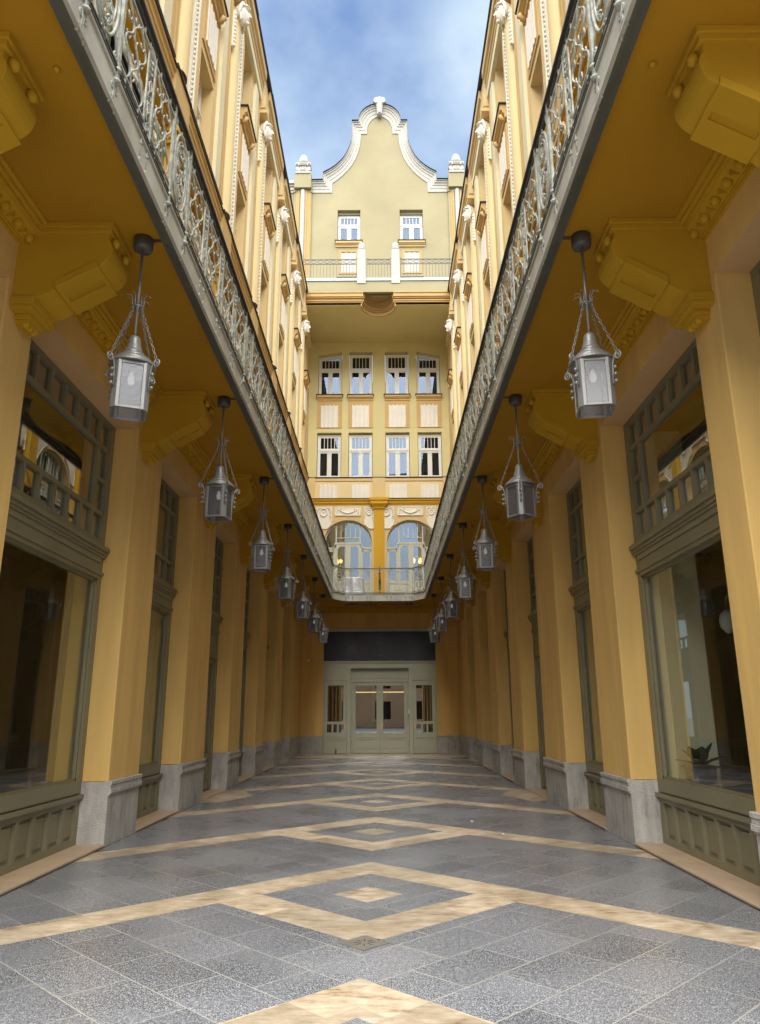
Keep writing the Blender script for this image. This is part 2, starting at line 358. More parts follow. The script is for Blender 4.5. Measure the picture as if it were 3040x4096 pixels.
# ------------------------------------------------------------------ shop windows (local u along wall, w towards the aisle, z up)
def shop_window(parent, T, u0, u1, kind='window'):
    W = u1 - u0
    f = MB()
    def B(a, b, w0, w1, z0, z1): f.box(a, b, w0, w1, z0, z1)
    e = .004
    fw = .13
    B(u0 + e, u0 + fw, -.10, 0, .035, 5.30); B(u1 - fw, u1 - e, -.10, 0, .035, 5.30)
    # entablature
    B(u0 + fw, u1 - fw, -.10, .012, 3.20, 3.40); B(u0 + .02, u1 - .02, .002, .03, 3.25, 3.29)
    B(u0 + fw, u1 - fw, -.10, .028, 3.40, 3.47)
    for k, (za, zb, w) in enumerate([(3.47, 3.505, .045), (3.505, 3.55, .062), (3.55, 3.60, .085), (3.60, 3.615, .07)]):
        B(u0 + .02, u1 - .02, -.10, w, za, zb)
    B(u0 + fw, u1 - fw, -.10, .02, 3.615, 3.69)
    # transom grid
    n = max(4, round((W - 2 * .10) / .375)); a0, a1 = u0 + .09, u1 - .09; st = (a1 - a0) / n
    B(u0 + fw, u1 - fw, -.10, -.002, 5.24, 5.30)
    B(a0 + .04, a1 - .04, -.085, -.012, 4.88, 4.935); B(a0 + .04, a1 - .04, -.085, -.012, 4.02, 4.075)
    for k in range(1, n):
        u = a0 + k * st
        B(u - .028, u + .028, -.083, -.014, 3.69, 4.02); B(u - .028, u + .028, -.083, -.014, 4.935, 5.24)
    for u in (a0 + st, a1 - st):
        B(u - .029, u + .029, -.084, -.013, 4.075, 4.88)
    for sgn, (ua, ub) in enumerate(((u0 + fw, a0 + st - .029), (a1 - st + .029, u1 - fw))):
        B(ua, ub, -.083, -.014, 4.45, 4.50)
    gz0 = .76
    if kind == 'window':
        gz1 = 3.20
        B(u0 + fw, u1 - fw, -.10, .022, .62, .76)
        B(u0 + fw, u1 - fw, -.10, -.002, .57, .62); B(u0 + .02, u1 - .02, -.06, .045, .555, .60)
        m = max(4, round((W - .2) / .375)); sp = (W - .14) / m
        B(u0 + fw, u1 - fw, -.10, 0, .035, .11); B(u0 + fw, u1 - fw, -.10, 0, .49, .555)
        B(u0 + fw, u1 - fw, -.10, -.045, .11, .49)
        for k in range(m + 1):
            u = u0 + .07 + k * sp
            if u - .035 > u0 + fw and u + .035 < u1 - fw: B(u - .035, u + .035, -.10, -.001, .11, .49)
        for k in range(m):
            ua = u0 + .07 + k * sp + .085; ub = ua + sp - .17
            if ua > u0 + fw and ub < u1 - fw: f.prism([(ua, .15), (ub, .15), (ub, .45), (ua, .45)], -.045, -.03, 'y')
        ga, gb = u0 + fw, u1 - fw
        # glazing beads
        B(ga, ga + .03, -.085, -.03, .76, 3.2); B(gb - .03, gb, -.085, -.03, .76, 3.2); B(ga, gb, -.085, -.03, .76, .785); B(ga, gb, -.085, -.03, 3.17, 3.2)
    else:
        gz1 = 2.62
        B(u0 + fw, u1 - fw, -.10, -.01, 2.74, 3.20)
        f.prism([(u0 + fw + .1, 2.84), (u1 - fw - .1, 2.84), (u1 - fw - .1, 3.10), (u0 + fw + .1, 3.10)], -.01, .004, 'y')
        B(u0 + fw, u1 - fw, -.10, .02, 2.70, 2.74)
        mid = (u0 + u1) / 2
        for ua, ub in ((u0 + fw + .005, mid - .004), (mid + .004, u1 - fw - .005)):
            B(ua, ua + .10, -.09, -.03, .04, 2.69); B(ub - .10, ub, -.09, -.03, .04, 2.69)
            B(ua + .10, ub - .10, -.09, -.03, .04, .20); B(ua + .10, ub - .10, -.09, -.03, .62, .76); B(ua + .10, ub - .10, -.09, -.03, 2.58, 2.69)
            B(ua + .10, ub - .10, -.085, -.055, .20, .62); f.prism([(ua + .15, .25), (ub - .15, .25), (ub - .15, .57), (ua + .15, .57)], -.055, -.04, 'y')
        ga, gb = u0 + fw + .1, u1 - fw - .1
    nm = 'shop_window' if kind == 'window' else 'shop_door'
    o = f.build(nm, 'olive', parent, T)
    p = MB(); p.box(ga, gb, -.072, -.066, gz0, gz1); p.build('pane', 'glass', o, T)
    p = MB(); p.box(u0 + fw, u1 - fw, -.055, -.050, 3.69, 5.24); p.build('transom_pane', 'transomglass', o, T)
    if kind != 'window':
        h = MB(); mid = (u0 + u1) / 2
        h.box(mid - .07, mid - .03, -.03, -.022, 1.0, 1.22); h.tube([(mid - .05, -.02, 1.15), (mid - .05, .03, 1.15), (mid - .16, .03, 1.15)], .009, 6)
        h.build('door_handle', 'brass', o, T)
    return o

def bracket_mesh():
    """scrolled console in local coords: x = out from wall, y along wall, z absolute height"""
    b = MB()
    def bez(p0, p1, p2, p3, n=7):
        return [tuple((1 - t) ** 3 * a + 3 * (1 - t) ** 2 * t * b_ + 3 * (1 - t) * t * t * c + t ** 3 * d for a, b_, c, d in zip(p0, p1, p2, p3)) for t in [i / n for i in range(n + 1)]]
    prof = [(0, ZC), (.83, ZC - .02)] + bez((.83, 5.74), (.90, 5.66), (.87, 5.52), (.76, 5.462)) + [(.385, 5.245)] + bez((.385, 5.235), (.31, 5.16), (.26, 5.15), (.15, 5.15), 5) + [(0, 5.15)]
    b.prism(prof, -.222, .222, 'y')
    for y0_, y1_ in ((-.2415, -.2235), (.2235, .2415)): b.prism([(.387, 5.25), (.758, 5.462), (.752, 5.52), (.387, 5.31)], y0_, y1_, 'y')
    def under(t): return (.385 + .375 * t, 5.245 + .217 * t)
    for ya, yb, ta, tb in ((-.244, -.038, 0, 1), (.038, .244, 0, 1), (-.038, .038, 0, .10), (-.038, .038, .90, 1)):
        a0, z0 = under(ta); a1, z1 = under(tb)
        b.prism([(a0, z0 + .01), (a1, z1 + .01), (a1 + .010, z1 - .018), (a0 + .010, z0 - .018)], ya, yb, 'y')
    # moulded corbel below
    for z0, z1, w, d in ((5.075, 5.15, .245, .215), (5.035, 5.075, .232, .195), (4.985, 5.035, .135, .15), (4.945, 4.985, .115, .125)):
        b.box(0, d, -w, w, z0, z1)
    for k in range(3): b.lathe([(.0, 0), (.03, .008), (.042, .03), (.036, .055), (.0, .07)], (.085, -.075 + .075 * k, 4.915), 8)
    # capping mould at the ceiling and two drops
    for z0, z1, dx in ((5.845, ZC - .001, .05), (5.80, 5.845, .03)):
        b.box(.0, .83 + dx, -.222 - dx, .222 + dx, z0, z1)
    for yy in (-.13, .13): b.ball((.86, yy, 5.755), .043, 7, 1.2)
    return b

# ------------------------------------------------------------------ generic facade pieces (u, w, z)
def arch_pts(c, a, zs, zt, n=20):
    return [(c + a * -math.cos(math.pi * i / n), zs + (zt - zs) * math.sin(math.pi * i / n) ** (.85)) for i in range(n + 1)]
def arch_wall(b, u0, u1, z0, z1, c, a, zs, zt, w0, w1):
    """wall panel from w0(back) to w1(front) with an arched opening down to z0"""
    P = arch_pts(c, a, zs, zt)
    for w in (w0, w1):
        vs = []; fs = []
        def q(*pts):
            o = len(vs); vs.extend([(p[0], w, p[1]) for p in pts]); fs.append(tuple(range(o, o + len(pts))))
        q((u0, z0), (c - a, z0), (c - a, zs), (u0, zs)); q((c + a, z0), (u1, z0), (u1, zs), (c + a, zs))
        q((u0, zs), (c - a, zs), (c - a, z1), (u0, z1)); q((c + a, zs), (u1, zs), (u1, z1), (c + a, z1))
        for i in range(len(P) - 1): q(P[i], P[i + 1], (P[i + 1][0], z1), (P[i][0], z1))
        b.add(vs, fs)
    vs = []; fs = []
    path = [(c - a, z0)] + P + [(c + a, z0)]
    for i in range(len(path) - 1):
        o = len(vs); p, q2 = path[i], path[i + 1]
        vs += [(p[0], w0, p[1]), (p[0], w1, p[1]), (q2[0], w1, q2[1]), (q2[0], w0, q2[1])]; fs.append((o, o + 1, o + 2, o + 3))
    for (p, q2) in (((u0, z0), (u0, z1)), ((u0, z1), (u1, z1)), ((u1, z1), (u1, z0))):
        o = len(vs); vs += [(p[0], w0, p[1]), (p[0], w1, p[1]), (q2[0], w1, q2[1]), (q2[0], w0, q2[1])]; fs.append((o, o + 1, o + 2, o + 3))
    b.add(vs, fs)
def holed_wall(b, u0, u1, z0, z1, ops, w0, w1):
    """solid wall slab with rectangular openings (ua,ub,za,zb[,slant])"""
    us = sorted({u0, u1, *[o[0] for o in ops], *[o[1] for o in ops]}); zs = sorted({z0, z1, *[o[2] for o in ops], *[o[3] for o in ops]})
    us = [u for u in us if u0 <= u <= u1]; zs = [z for z in zs if z0 <= z <= z1]
    def is_open(u, z): return any(o[0] < u < o[1] and o[2] < z < o[3] for o in ops)
    N = len(us) - 1; K = len(zs) - 1
    op = [[is_open((us[i] + us[i + 1]) / 2, (zs[j] + zs[j + 1]) / 2) for j in range(K)] for i in range(N)]
    vs = []; fs = []
    def quad(*p): o = len(vs); vs.extend(p); fs.append((o, o + 1, o + 2, o + 3))
    for i in range(N):
        for j in range(K):
            if op[i][j]: continue
            a, c, z, y = us[i], us[i + 1], zs[j], zs[j + 1]
            for w in (w0, w1): quad((a, w, z), (c, w, z), (c, w, y), (a, w, y))
            if i == 0 or op[i - 1][j]: quad((a, w0, z), (a, w1, z), (a, w1, y), (a, w0, y))
            if i == N - 1 or op[i + 1][j]: quad((c, w0, z), (c, w1, z), (c, w1, y), (c, w0, y))
            if j == 0 or op[i][j - 1]: quad((a, w0, z), (a, w1, z), (c, w1, z), (c, w0, z))
            if j == K - 1 or op[i][j + 1]: quad((a, w0, y), (a, w1, y), (c, w1, y), (c, w0, y))
    b.add(vs, fs)

def white_window(parent, T, u0, u1, z0, z1, w, slant=0, pane='upglass', n5=5, curtain=True):
    """casement with a barred top light; slant lowers the top left(+)/right(-) corner"""
    f = MB(); H = z1 - z0; zt = z0 + H * .625
    fr = .07
    if slant:
        zl = z1 - (slant if slant > 0 else 0); zr = z1 + (slant if slant < 0 else 0)
        f.prism([(u0, z0), (u0 + fr, z0), (u0 + fr, zl - fr + slant * .06 * 0), (u0, zl)], w - .06, w, 'y')
        f.prism([(u1 - fr, z0), (u1, z0), (u1, zr), (u1 - fr, zr - fr)], w - .06, w, 'y')
        f.prism([(u0, zl), (u0 + fr, zl - fr), (u1 - fr, zr - fr), (u1, zr)], w - .06, w, 'y')
        f.prism([(u0 + fr, zl - fr), (u1 - fr, zr - fr), (u1 - fr, zr - fr - .07), (u0 + fr, zl - fr - .07)], w - .055, w - .015, 'y')
        top = lambda u: zl + (zr - zl) * (u - u0) / (u1 - u0) - fr - .07
    else:
        f.box(u0, u0 + fr, w - .06, w, z0, z1); f.box(u1 - fr, u1, w - .06, w, z0, z1); f.box(u0 + fr, u1 - fr, w - .06, w, z1 - fr, z1)
        f.box(u0 + fr, u1 - fr, w - .055, w - .015, z1 - fr - .07, z1 - fr)
        top = lambda u: z1 - fr - .07
    f.box(u0 + fr, u1 - fr, w - .06, w, z0, z0 + .05)
    f.box(u0 + fr, u1 - fr, w - .06, w + .01, zt - .05, zt + .05); f.box(u0 + .03, u1 - .03, w, w + .03, zt + .0, zt + .045)
    # top light
    f.box(u0 + fr, u0 + fr + .07, w - .055, w - .015, zt + .05, top(u0)); f.box(u1 - fr - .07, u1 - fr, w - .055, w - .015, zt + .05, top(u1))
    f.box(u0 + fr + .07, u1 - fr - .07, w - .055, w - .015, zt + .05, zt + .12)
    a, c = u0 + fr + .07, u1 - fr - .07
    for k in range(1, n5):
        u = a + (c - a) * k / n5; f.box(u - .012, u + .012, w - .05, w - .02, zt + .12, top(u))
    # casements
    m = (u0 + u1) / 2
    f.box(m - .045, m + .045, w - .06, w + .008, z0 + .05, zt - .05); f.box(m - .06, m + .06, w, w + .03, zt - .13, zt - .05)
    for ua, ub in ((u0 + fr, m - .045), (m + .045, u1 - fr)):
        f.box(ua, ua + .055, w - .055, w - .012, z0 + .05, zt - .05); f.box(ub - .055, ub, w - .055, w - .012, z0 + .05, zt - .05)
        f.box(ua + .055, ub - .055, w - .055, w - .012, z0 + .05, z0 + .12); f.box(ua + .055, ub - .055, w - .055, w - .012, zt - .10, zt - .05)
    o = f.build('window', 'window_white', parent, T)
    p = MB(); zz = min(top(u0), top(u1)); p.box(u0 + fr, u1 - fr, w - .042, w - .038, z0 + .05, zt - .05)
    if slant:
        p.prism([(a, zt + .12), (c, zt + .12), (c, top(c)), (a, top(a))], w - .042, w - .038, 'y')
    else: p.box(a, c, w - .042, w - .038, zt + .12, top(a))
    p.build('pane', pane, o, T)
    q = MB()
    N = 24
    for k in range(N):
        ua = u0 + (u1 - u0) * k / N; ub = u0 + (u1 - u0) * (k + 1) / N
        wa = w - .16 - .02 * (k % 2); wb = w - .16 - .02 * ((k + 1) % 2)
        q.add([(ua, wa, z0), (ub, wb, z0), (ub, wb, z1 - .05 - abs(slant)), (ua, wa, z1 - .05 - abs(slant))], [(0, 1, 2, 3)])
    q.build('curtain', 'curtain', o, T, recalc=False)
    return o
def scallop_panel(parent, T, u0, u1, z0, z1, w, lobes=4, d=.022, mat='white'):
    b = MB(); n = 6; N = lobes * n; vs = []; 
    for k in range(N + 1):
        u = u0 + (u1 - u0) * k / N; ph = (k % n) / n
        ww = w + .012 + d * (1 - math.sin(math.pi * ph)) * .8
        zt = z1 - .05 * (math.sin(math.pi * ph))
        vs += [(u, w - .02, z0), (u, ww, z0), (u, ww, zt), (u, w - .02, zt)]
    fs = []
    for k in range(N):
        a = 4 * k; c = a + 4
        for i in range(4): j = (i + 1) % 4; fs.append((a + i, a + j, c + j, c + i))
    fs += [(0, 1, 2, 3), (4 * N, 4 * N + 1, 4 * N + 2, 4 * N + 3)]
    b.add(vs, fs); return b.build('fluted_panel', mat, parent, T)
def sill(parent, T, u0, u1, z0, z1, w, name='window_sill', flash=True):
    b = MB(); H = z1 - z0
    b.prism([(w, z0), (w + .05, z0), (w + .06, z0 + H * .3), (w + .10, z0 + H * .35), (w + .11, z0 + H * .5), (w + .16, z0 + H * .55), (w + .16, z1 - .02), (w, z1 - .02)], u0 + .04, u1 - .04, 'x')
    # prism coords are (w,z) on the (y,z) axes, swept along u
    o = b.build(name, 'tan2', parent, T)
    if flash:
        l = MB(); l.box(u0, u1, w - .02, w + .19, z1 - .02, z1 + .015); l.build('flashing', 'lead', o, T)
    return o
def relief(parent, T, u0, u1, z1, zbot, w, kind='wreath'):
    """white stucco panel; zbot(u) gives the lower edge"""
    b = MB(); N = 10; vs = []
    for k in range(N + 1):
        u = u0 + (u1 - u0) * k / N; z = zbot(u)
        vs += [(u, w - .01, z), (u, w + .03, z), (u, w + .03, z1), (u, w - .01, z1)]
    fs = []
    for k in range(N):
        a = 4 * k; c = a + 4
        for i in range(4): j = (i + 1) % 4; fs.append((a + i, a + j, c + j, c + i))
    fs += [(0, 1, 2, 3), (4 * N, 4 * N + 1, 4 * N + 2, 4 * N + 3)]
    b.add(vs, fs)
    wf = w + .045; m = (u0 + u1) / 2; W = u1 - u0
    # raised rim
    rim = [(u0 + .02, wf - .01, zbot(u0 + .02) + .02)] + [(u0 + .02 + (W - .04) * k / 8, wf - .01, zbot(u0 + .02 + (W - .04) * k / 8) + .02) for k in range(1, 9)] + [(u1 - .02, wf - .01, z1 - .02), (u0 + .02, wf - .01, z1 - .02)]
    b.tube(rim, .016, 5, True)
    if kind == 'wreath':
        cz = z1 - .25; r = min(.15, W * .24)
        b.tube([(m + r * math.cos(t), wf, cz + r * 1.15 * math.sin(t)) for t in [2 * math.pi * i / 14 for i in range(14)]], .034, 6, True)
        for sg in (-1, 1):
            b.tube([(m, wf, z1 - .07), (m + sg * W * .2, wf + .01, z1 - .05), (m + sg * W * .36, wf, z1 - .08), (m + sg * W * .4, wf, z1 - .2)], .022, 5)
            L_ = (z1 - zbot(m + sg * W * .4)) * .55
            for i in range(5): b.ball((m + sg * W * .4, wf, z1 - .14 - L_ * i / 5), .028 + .008 * (i % 2), 5)
        b.ball((m, wf, z1 - .08), .045, 6); b.tube([(m - .05, wf, cz + .05), (m, wf, cz - .02), (m + .06, wf, cz + .04)], .014, 5)
    else:
        for q in range(9):
            t = q / 8; b.ball((u0 + W * (.16 + .68 * t), wf, z1 - .12 - .17 * math.sin(math.pi * t)), .03 + .016 * math.sin(math.pi * t), 5)
        b.tube([(u0 + W * (.16 + .68 * q / 8), wf, z1 - .12 - .17 * math.sin(math.pi * q / 8)) for q in range(9)], .028, 6)
        for sg in (-1, 1):
            b.ball((m + sg * W * .26, wf, z1 - .09), .042, 6)
            for i in range(4): b.ball((m + sg * W * .40, wf, z1 - .10 - .06 * i), .026, 5)
    return b.build('stucco_relief', 'white_relief', parent, T)

def arched_door(parent, T, c, a, zs, zt, w, z0):
    """glazed arched french window: c centre, a half width"""
    f = MB(); P = arch_pts(c, a - .0, zs, zt); Pi = arch_pts(c, a - .07, zs, zt - .07)
    for i in range(len(P) - 1):
        f.prism([P[i], P[i + 1], Pi[i + 1], Pi[i]], w - .07, w, 'y')
    f.box(c - a, c - a + .07, w - .07, w, z0, zs); f.box(c + a - .07, c + a, w - .07, w, z0, zs)
    k = a / 1.06
    def archz(u):
        t = max(-1, min(1, (u - c) / (a - .07))); return zs + (zt - .07 - zs) * max(0, math.sin(math.acos(-t))) ** .85
    hw = .52 * k; zr = zs + .13; zm = zs + .37
    # raised centre transom with curved shoulders
    f.box(c - hw, c + hw, w - .07, w + .012, zr - .05, zr + .03)
    for sg in (-1, 1):
        pts = [(c + sg * hw, zr + .03), (c + sg * (hw + .07), zr + .01), (c + sg * (hw + .11), zs - .03), (c + sg * (hw + .2), zs - .06), (c + sg * (a - .07), zs - .06)]
        for i in range(len(pts) - 1):
            (ua, za), (ub, zb) = pts[i], pts[i + 1]
            f.prism([(ua, za), (ub, zb), (ub, zb - .08), (ua, za - .08)], w - .07, w + .012, 'y')
        u = c + sg * hw; f.box(u - .03, u + .03, w - .065, w, zr + .03, archz(u) + .01)
        u2 = c + sg * (hw + .1)
        f.box(c + sg * (hw + .04) - .045, c + sg * (hw + .04) + .045, w - .068, w + .006, z0, zs - .10)
        # side light
        ua, ub = sorted((c + sg * (hw + .085), c + sg * (a - .07)))
        f.box(ua, ub, w - .06, w - .01, zs - .25, zs - .10); f.box(ua, ub, w - .06, w - .01, z0, z0 + .90 * .55)
        f.box(ua, ub, w - .06, w - .005, z0 + .90, z0 + 1.02); f.box(ua, ub, w - .05, w - .03, z0 + .49, z0 + .9)
        f.box(ua, ua + .04, w - .06, w - .01, z0, zs - .1); f.box(ub - .04, ub, w - .06, w - .01, z0, zs - .1)
    f.box(c - hw + .03, c + hw - .03, w - .06, w - .008, zm - .018, zm + .018)
    for i in range(1, 5):
        u = c - hw + 2 * hw * i / 5; f.box(u - .014, u + .014, w - .055, w - .012, zm + .018, archz(u) + .01)
    f.box(c - .05, c + .05, w - .065, w + .01, z0, zr - .05)
    for sg in (-1, 1):
        ua, ub = sorted((c + sg * .05, c + sg * (hw - .005)))
        f.box(ua, ua + .06, w - .06, w - .008, z0, zr - .05); f.box(ub - .06, ub, w - .06, w - .008, z0, zr - .05)
        f.box(ua + .06, ub - .06, w - .06, w - .008, zr - .15, zr - .05)
        f.box(ua + .06, ub - .06, w - .06, w - .008, z0, z0 + .14); f.box(ua + .06, ub - .06, w - .06, w - .008, z0 + .88, z0 + 1.02); f.box(ua + .06, ub - .06, w - .05, w - .028, z0 + .14, z0 + .88)
        uo = ub - .06 if sg > 0 else ua + .06
        f.prism([(uo, zr - .15), (uo - sg * .09, zr - .15), (uo, zr - .26)], w - .06, w - .008, 'y')
    o = f.build('arched_window', 'sage_light', parent, T)
    p = MB(); n = len(Pi); zq = z0 + 1.02
    vs = [(u, w - .04, z) for u, z in Pi] + [(c + a - .07, w - .04, zq), (c - a + .07, w - .04, zq)]
    p.add(vs, [tuple(range(len(vs)))]); p.build('pane', 'archglass', o, T)
    return o

def mask_head(parent, T, c, z, w):
    """stucco head: face looks out (+w)"""
    b = MB(); n, m = 16, 14; vs = []
    H, Wd, D = .30, .165, .20
    for i in range(n + 1):
        ph = math.pi * i / n; zz = math.cos(ph)
        for k in range(m):
            t = 2 * math.pi * k / m; x = math.sin(ph) * math.cos(t); y = math.sin(ph) * math.sin(t)
            sx = 1 - .32 * max(0, -zz) ** 1.3; jut = 1 + (.10 if -.85 < zz < -.55 and y > .2 else 0)
            yy = y * D * jut
            if y > .3: yy = yy * .95 - .02 * math.exp(-((zz - .12) / .10) ** 2) * (abs(x) > .15)
            vs.append((c + x * Wd * sx, w + yy + .02, z + zz * H))
    fs = []
    for i in range(n):
        for k in range(m): fs.append((i * m + k, i * m + (k + 1) % m, (i + 1) * m + (k + 1) % m, (i + 1) * m + k))
    b.add(vs, fs, True)
    # nose, brows, lips, chin, hair and ears
    b.add([(c - .035, w + .19, z - .06), (c + .035, w + .19, z - .06), (c, w + .27, z - .055), (c, w + .20, z + .09), (c, w + .19, z - .085)], [(0, 2, 3), (2, 1, 3), (0, 4, 2), (4, 1, 2), (0, 3, 1, 4)])
    for sg in (-1, 1):
        b.tube([(c + sg * .02, w + .20, z + .085), (c + sg * .07, w + .19, z + .105), (c + sg * .12, w + .15, z + .085)], .014, 5)
        b.ball((c + sg * .065, w + .175, z + .045), .024, 6, .7)
        b.tube([(c + sg * .14, w + .08, z + .20), (c + sg * .18, w + .03, z + .08), (c + sg * .185, w + .0, z - .08), (c + sg * .15, w - .02, z - .22)], .05, 6)
        b.tube([(c + sg * .17, w + .03, z - .1), (c + sg * .15, w + .05, z - .22), (c + sg * .17, w + .03, z - .32)], .03, 6)
    b.tube([(c - .05, w + .185, z - .125), (c, w + .205, z - .12), (c + .05, w + .185, z - .125)], .015, 5)
    b.tube([(c - .04, w + .18, z - .155), (c, w + .198, z - .158), (c + .04, w + .18, z - .155)], .015, 5)
    b.ball((c, w + .165, z - .235), .05, 6)
    b.tube([(c - .17, w + .07, z + .12), (c - .10, w + .165, z + .17), (c, w + .20, z + .19), (c + .10, w + .165, z + .17), (c + .17, w + .07, z + .12)], .03, 6)
    return b.build('face_mask', 'white', parent, T)

# ------------------------------------------------------------------ WINGS
def wing(sg):
    side = 'left' if sg < 0 else 'right'
    Bd = empty('arcade_wing', (0, 0, 0), f'long ochre arcade wing with shopfronts and tall facade on the {side} side', 'building', 'ochre wings flanking the passage')
    TG = lambda u, w, z: (sg * (GX - w), u, z)           # shop glazing plane
    TW = lambda u, w, z: (sg * (WX - w), u, z)           # arcade wall plane
    TF = lambda u, w, z: (sg * (FX - w), u, z)           # upper facade plane
    pil = [(Y0, 3.5), (3.95, 4.45)] + PIL
    # pillars
    for (a, b_) in pil:
        m = MB(); m.box(a, b_, -.55, 0, .735, 5.31); P = m.build('pillar', 'ochre', Bd, TW, bevel=.012)
        m = MB(); m.box(a - .012, b_ + .012, -.50, .014, 0, .733)
        for z0, z1, d in ((.575, .60, .03), (.60, .655, .05), (.655, .70, .038), (.70, .745, .048)):
            m.box(a - .014, b_ + .014, -.035, d, z0, z1)
        m.build('plinth', 'stone', P, TW, bevel=.006)
    # arcade wall above the lintel with stuccoed lintel soffit
    m = MB(); m.box(Y0, YE, -1.0, 0, 5.312, ZC)
    m.build('wall', 'ochre', Bd, TW)
    m = MB(); m.box(Y0, YE, -.9, -.001, 5.303, 5.3115); m.build('lintel', 'soffit', Bd, TW)
    m = MB(); m.box(28.8, YE, -.55, -.10, 0, 5.303); q = m.build('wall', 'ochre', Bd, TW)
    m = MB(); m.box(28.8, YE, -.12, -.086, 0, .70); m.box(28.8, YE, -.12, -.07, .70, .735); m.build('plinth', 'stone', q, TW)
    # glazing bays
    kinds = {2: 'door', 4: 'window', 5: 'door'}
    allp = sorted(pil)
    idx0 = allp.index(PIL[0])
    for i in range(len(allp) - 1):
        a, b_ = allp[i][1], allp[i + 1][0]; k = i - idx0
        kd = kinds.get(k, 'window')
        shop_window(Bd, TG, a, b_, kd)
        m = MB(); m.box(a + .012, b_ - .012, -.16 - .30, .012 + .0, .001, .036 if kd == 'window' else .012)
        if kd == 'window': m.box(a + .012, b_ - .012, -.15, .030, .018, .040)
        m.build('threshold', 'trav', Bd, TW, bevel=.004)
    # brackets
    br = None
    bm_ = bracket_mesh()
    for y in [4.19] + LY:
        T = (lambda x, yy, z: (sg * (WX - x), yy, z))
        if br is None:
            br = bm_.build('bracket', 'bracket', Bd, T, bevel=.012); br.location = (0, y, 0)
        else:
            c = br.copy(); COL.objects.link(c); c.location = (0, y, 0)
    # moulded cornice with egg ornament under the ceiling
    m = MB()
    for z0, z1, w in ((5.68, 5.705, .03), (5.705, 5.72, .045), (5.805, 5.835, .20), (5.835, 5.87, .235), (5.87, ZC - .001, .275)):
        m.box(Y0, YE - .0, 0, w, z0, z1)
    m.prism([(0, 5.72), (.05, 5.72), (.07, 5.74), (.11, 5.76), (.16, 5.80), (.16, 5.806), (0, 5.806)], Y0, YE, 'x')
    y = 3.0
    while y < 31.4:
        m.ball((y, .105, 5.745), .045, 6, 1.15); m.box(y + .10, y + .125, .06, .13, 5.72, 5.80)
        y += .225
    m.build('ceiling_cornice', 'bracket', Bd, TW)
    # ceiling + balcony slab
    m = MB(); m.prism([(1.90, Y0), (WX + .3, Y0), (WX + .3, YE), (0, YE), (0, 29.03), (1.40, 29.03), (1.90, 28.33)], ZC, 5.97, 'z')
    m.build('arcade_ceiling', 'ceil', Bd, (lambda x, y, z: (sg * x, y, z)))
    m = MB(); m.prism([(1.775, Y0), (WX, Y0), (WX, YE), (0, YE), (0, 28.905), (1.325, 28.905), (1.775, 28.265)], 5.975, 6.06, 'z')
    m.build('balcony_floor', 'beam', Bd, (lambda x, y, z: (sg * x, y, z)))
    # steel edge beam: stepped underside + pale fascia
    m = MB()
    path = [(1.775, Y0), (1.775, 28.265), (1.325, 28.905), (0, 28.905)]
    def run(m, off0, off1, z0, z1):
        def offp(d):
            return [(1.775 + d, Y0), (1.775 + d, 28.265 + d * .45), (1.325 + d * .45, 28.905 + d), (0, 28.905 + d)]
        A = offp(off0); C = offp(off1)
        for i in range(3):
            m.prism([A[i], A[i + 1], C[i + 1], C[i]], z0, z1, 'z')
    run(m, .07, .125, 5.845, 5.974); run(m, .035, .07, 5.815, 5.974); run(m, .008, .035, 5.79, 5.974)
    m.build('edge_beam', 'beam', Bd, (lambda x, y, z: (sg * x, y, z)))
    m = MB(); run(m, -.004, .008, 5.79, 6.075); run(m, -.022, -.004, 5.79, 5.812); run(m, -.02, -.004, 6.05, 6.075)
    m.build('balcony_fascia', 'fascia', Bd, (lambda x, y, z: (sg * x, y, z)))
    m = MB(); holed_wall(m, FX + .06, 9.2, 0, 18.9, [(4.6, 6.6, .0, 3.2), (4.4, 5.6, 6.9, 9.6), (6.6, 7.8, 6.9, 9.6), (4.4, 5.6, 12.0, 14.0), (6.6, 7.8, 12.0, 14.0)], Y0 - .3, Y0 - .16)
    m.build('street_front', 'tan', Bd, lambda u, w, z: (sg * u, w, z))
    m = MB(); m.box(FX + .3, 9.2, Y0 - .155, Y0 - .105, .0, 18.85); m.build('street_window_dark', 'roomdark', Bd, lambda u, w, z: (sg * u, w, z))
    # ---------------- first floor arches
    m = MB()
    for i in range(len(CU) - 1):
        u0, u1 = CU[i], CU[i + 1]; arch_wall(m, u0, u1, 6.06, 10.47, (u0 + u1) / 2, 1.30, 8.45, 9.72, -.35, -.10)
    u0 = CU[-1]; m.box(u0, YE, -.35, -.10, 6.06, 10.47)
    m.build('wall', 'tan', Bd, TF)
    for c in CU:
        m = MB(); m.box(c - .23, c + .23, -.10, .06, 6.06, 10.20); m.box(c - .27, c + .27, -.10, .10, 6.06, 6.4)
        for z0, z1, d in ((10.20, 10.28, .10), (10.28, 10.38, .16), (10.38, 10.47, .2)): m.box(c - .23 - d * .6, c + .23 + d * .6, -.10, d, z0, z1)
        m.build('pilaster', 'yellow', Bd, TF)
    m = MB(); m.box(CU[0], YE, -.35, .06, 10.471, 10.56); m.box(CU[0], YE, -.35, .11, 10.56, 10.66); m.box(CU[0], YE, -.35, .16, 10.66, 10.72)
    m.build('architrave', 'yellow', Bd, TF)
    ad = None; rl = []
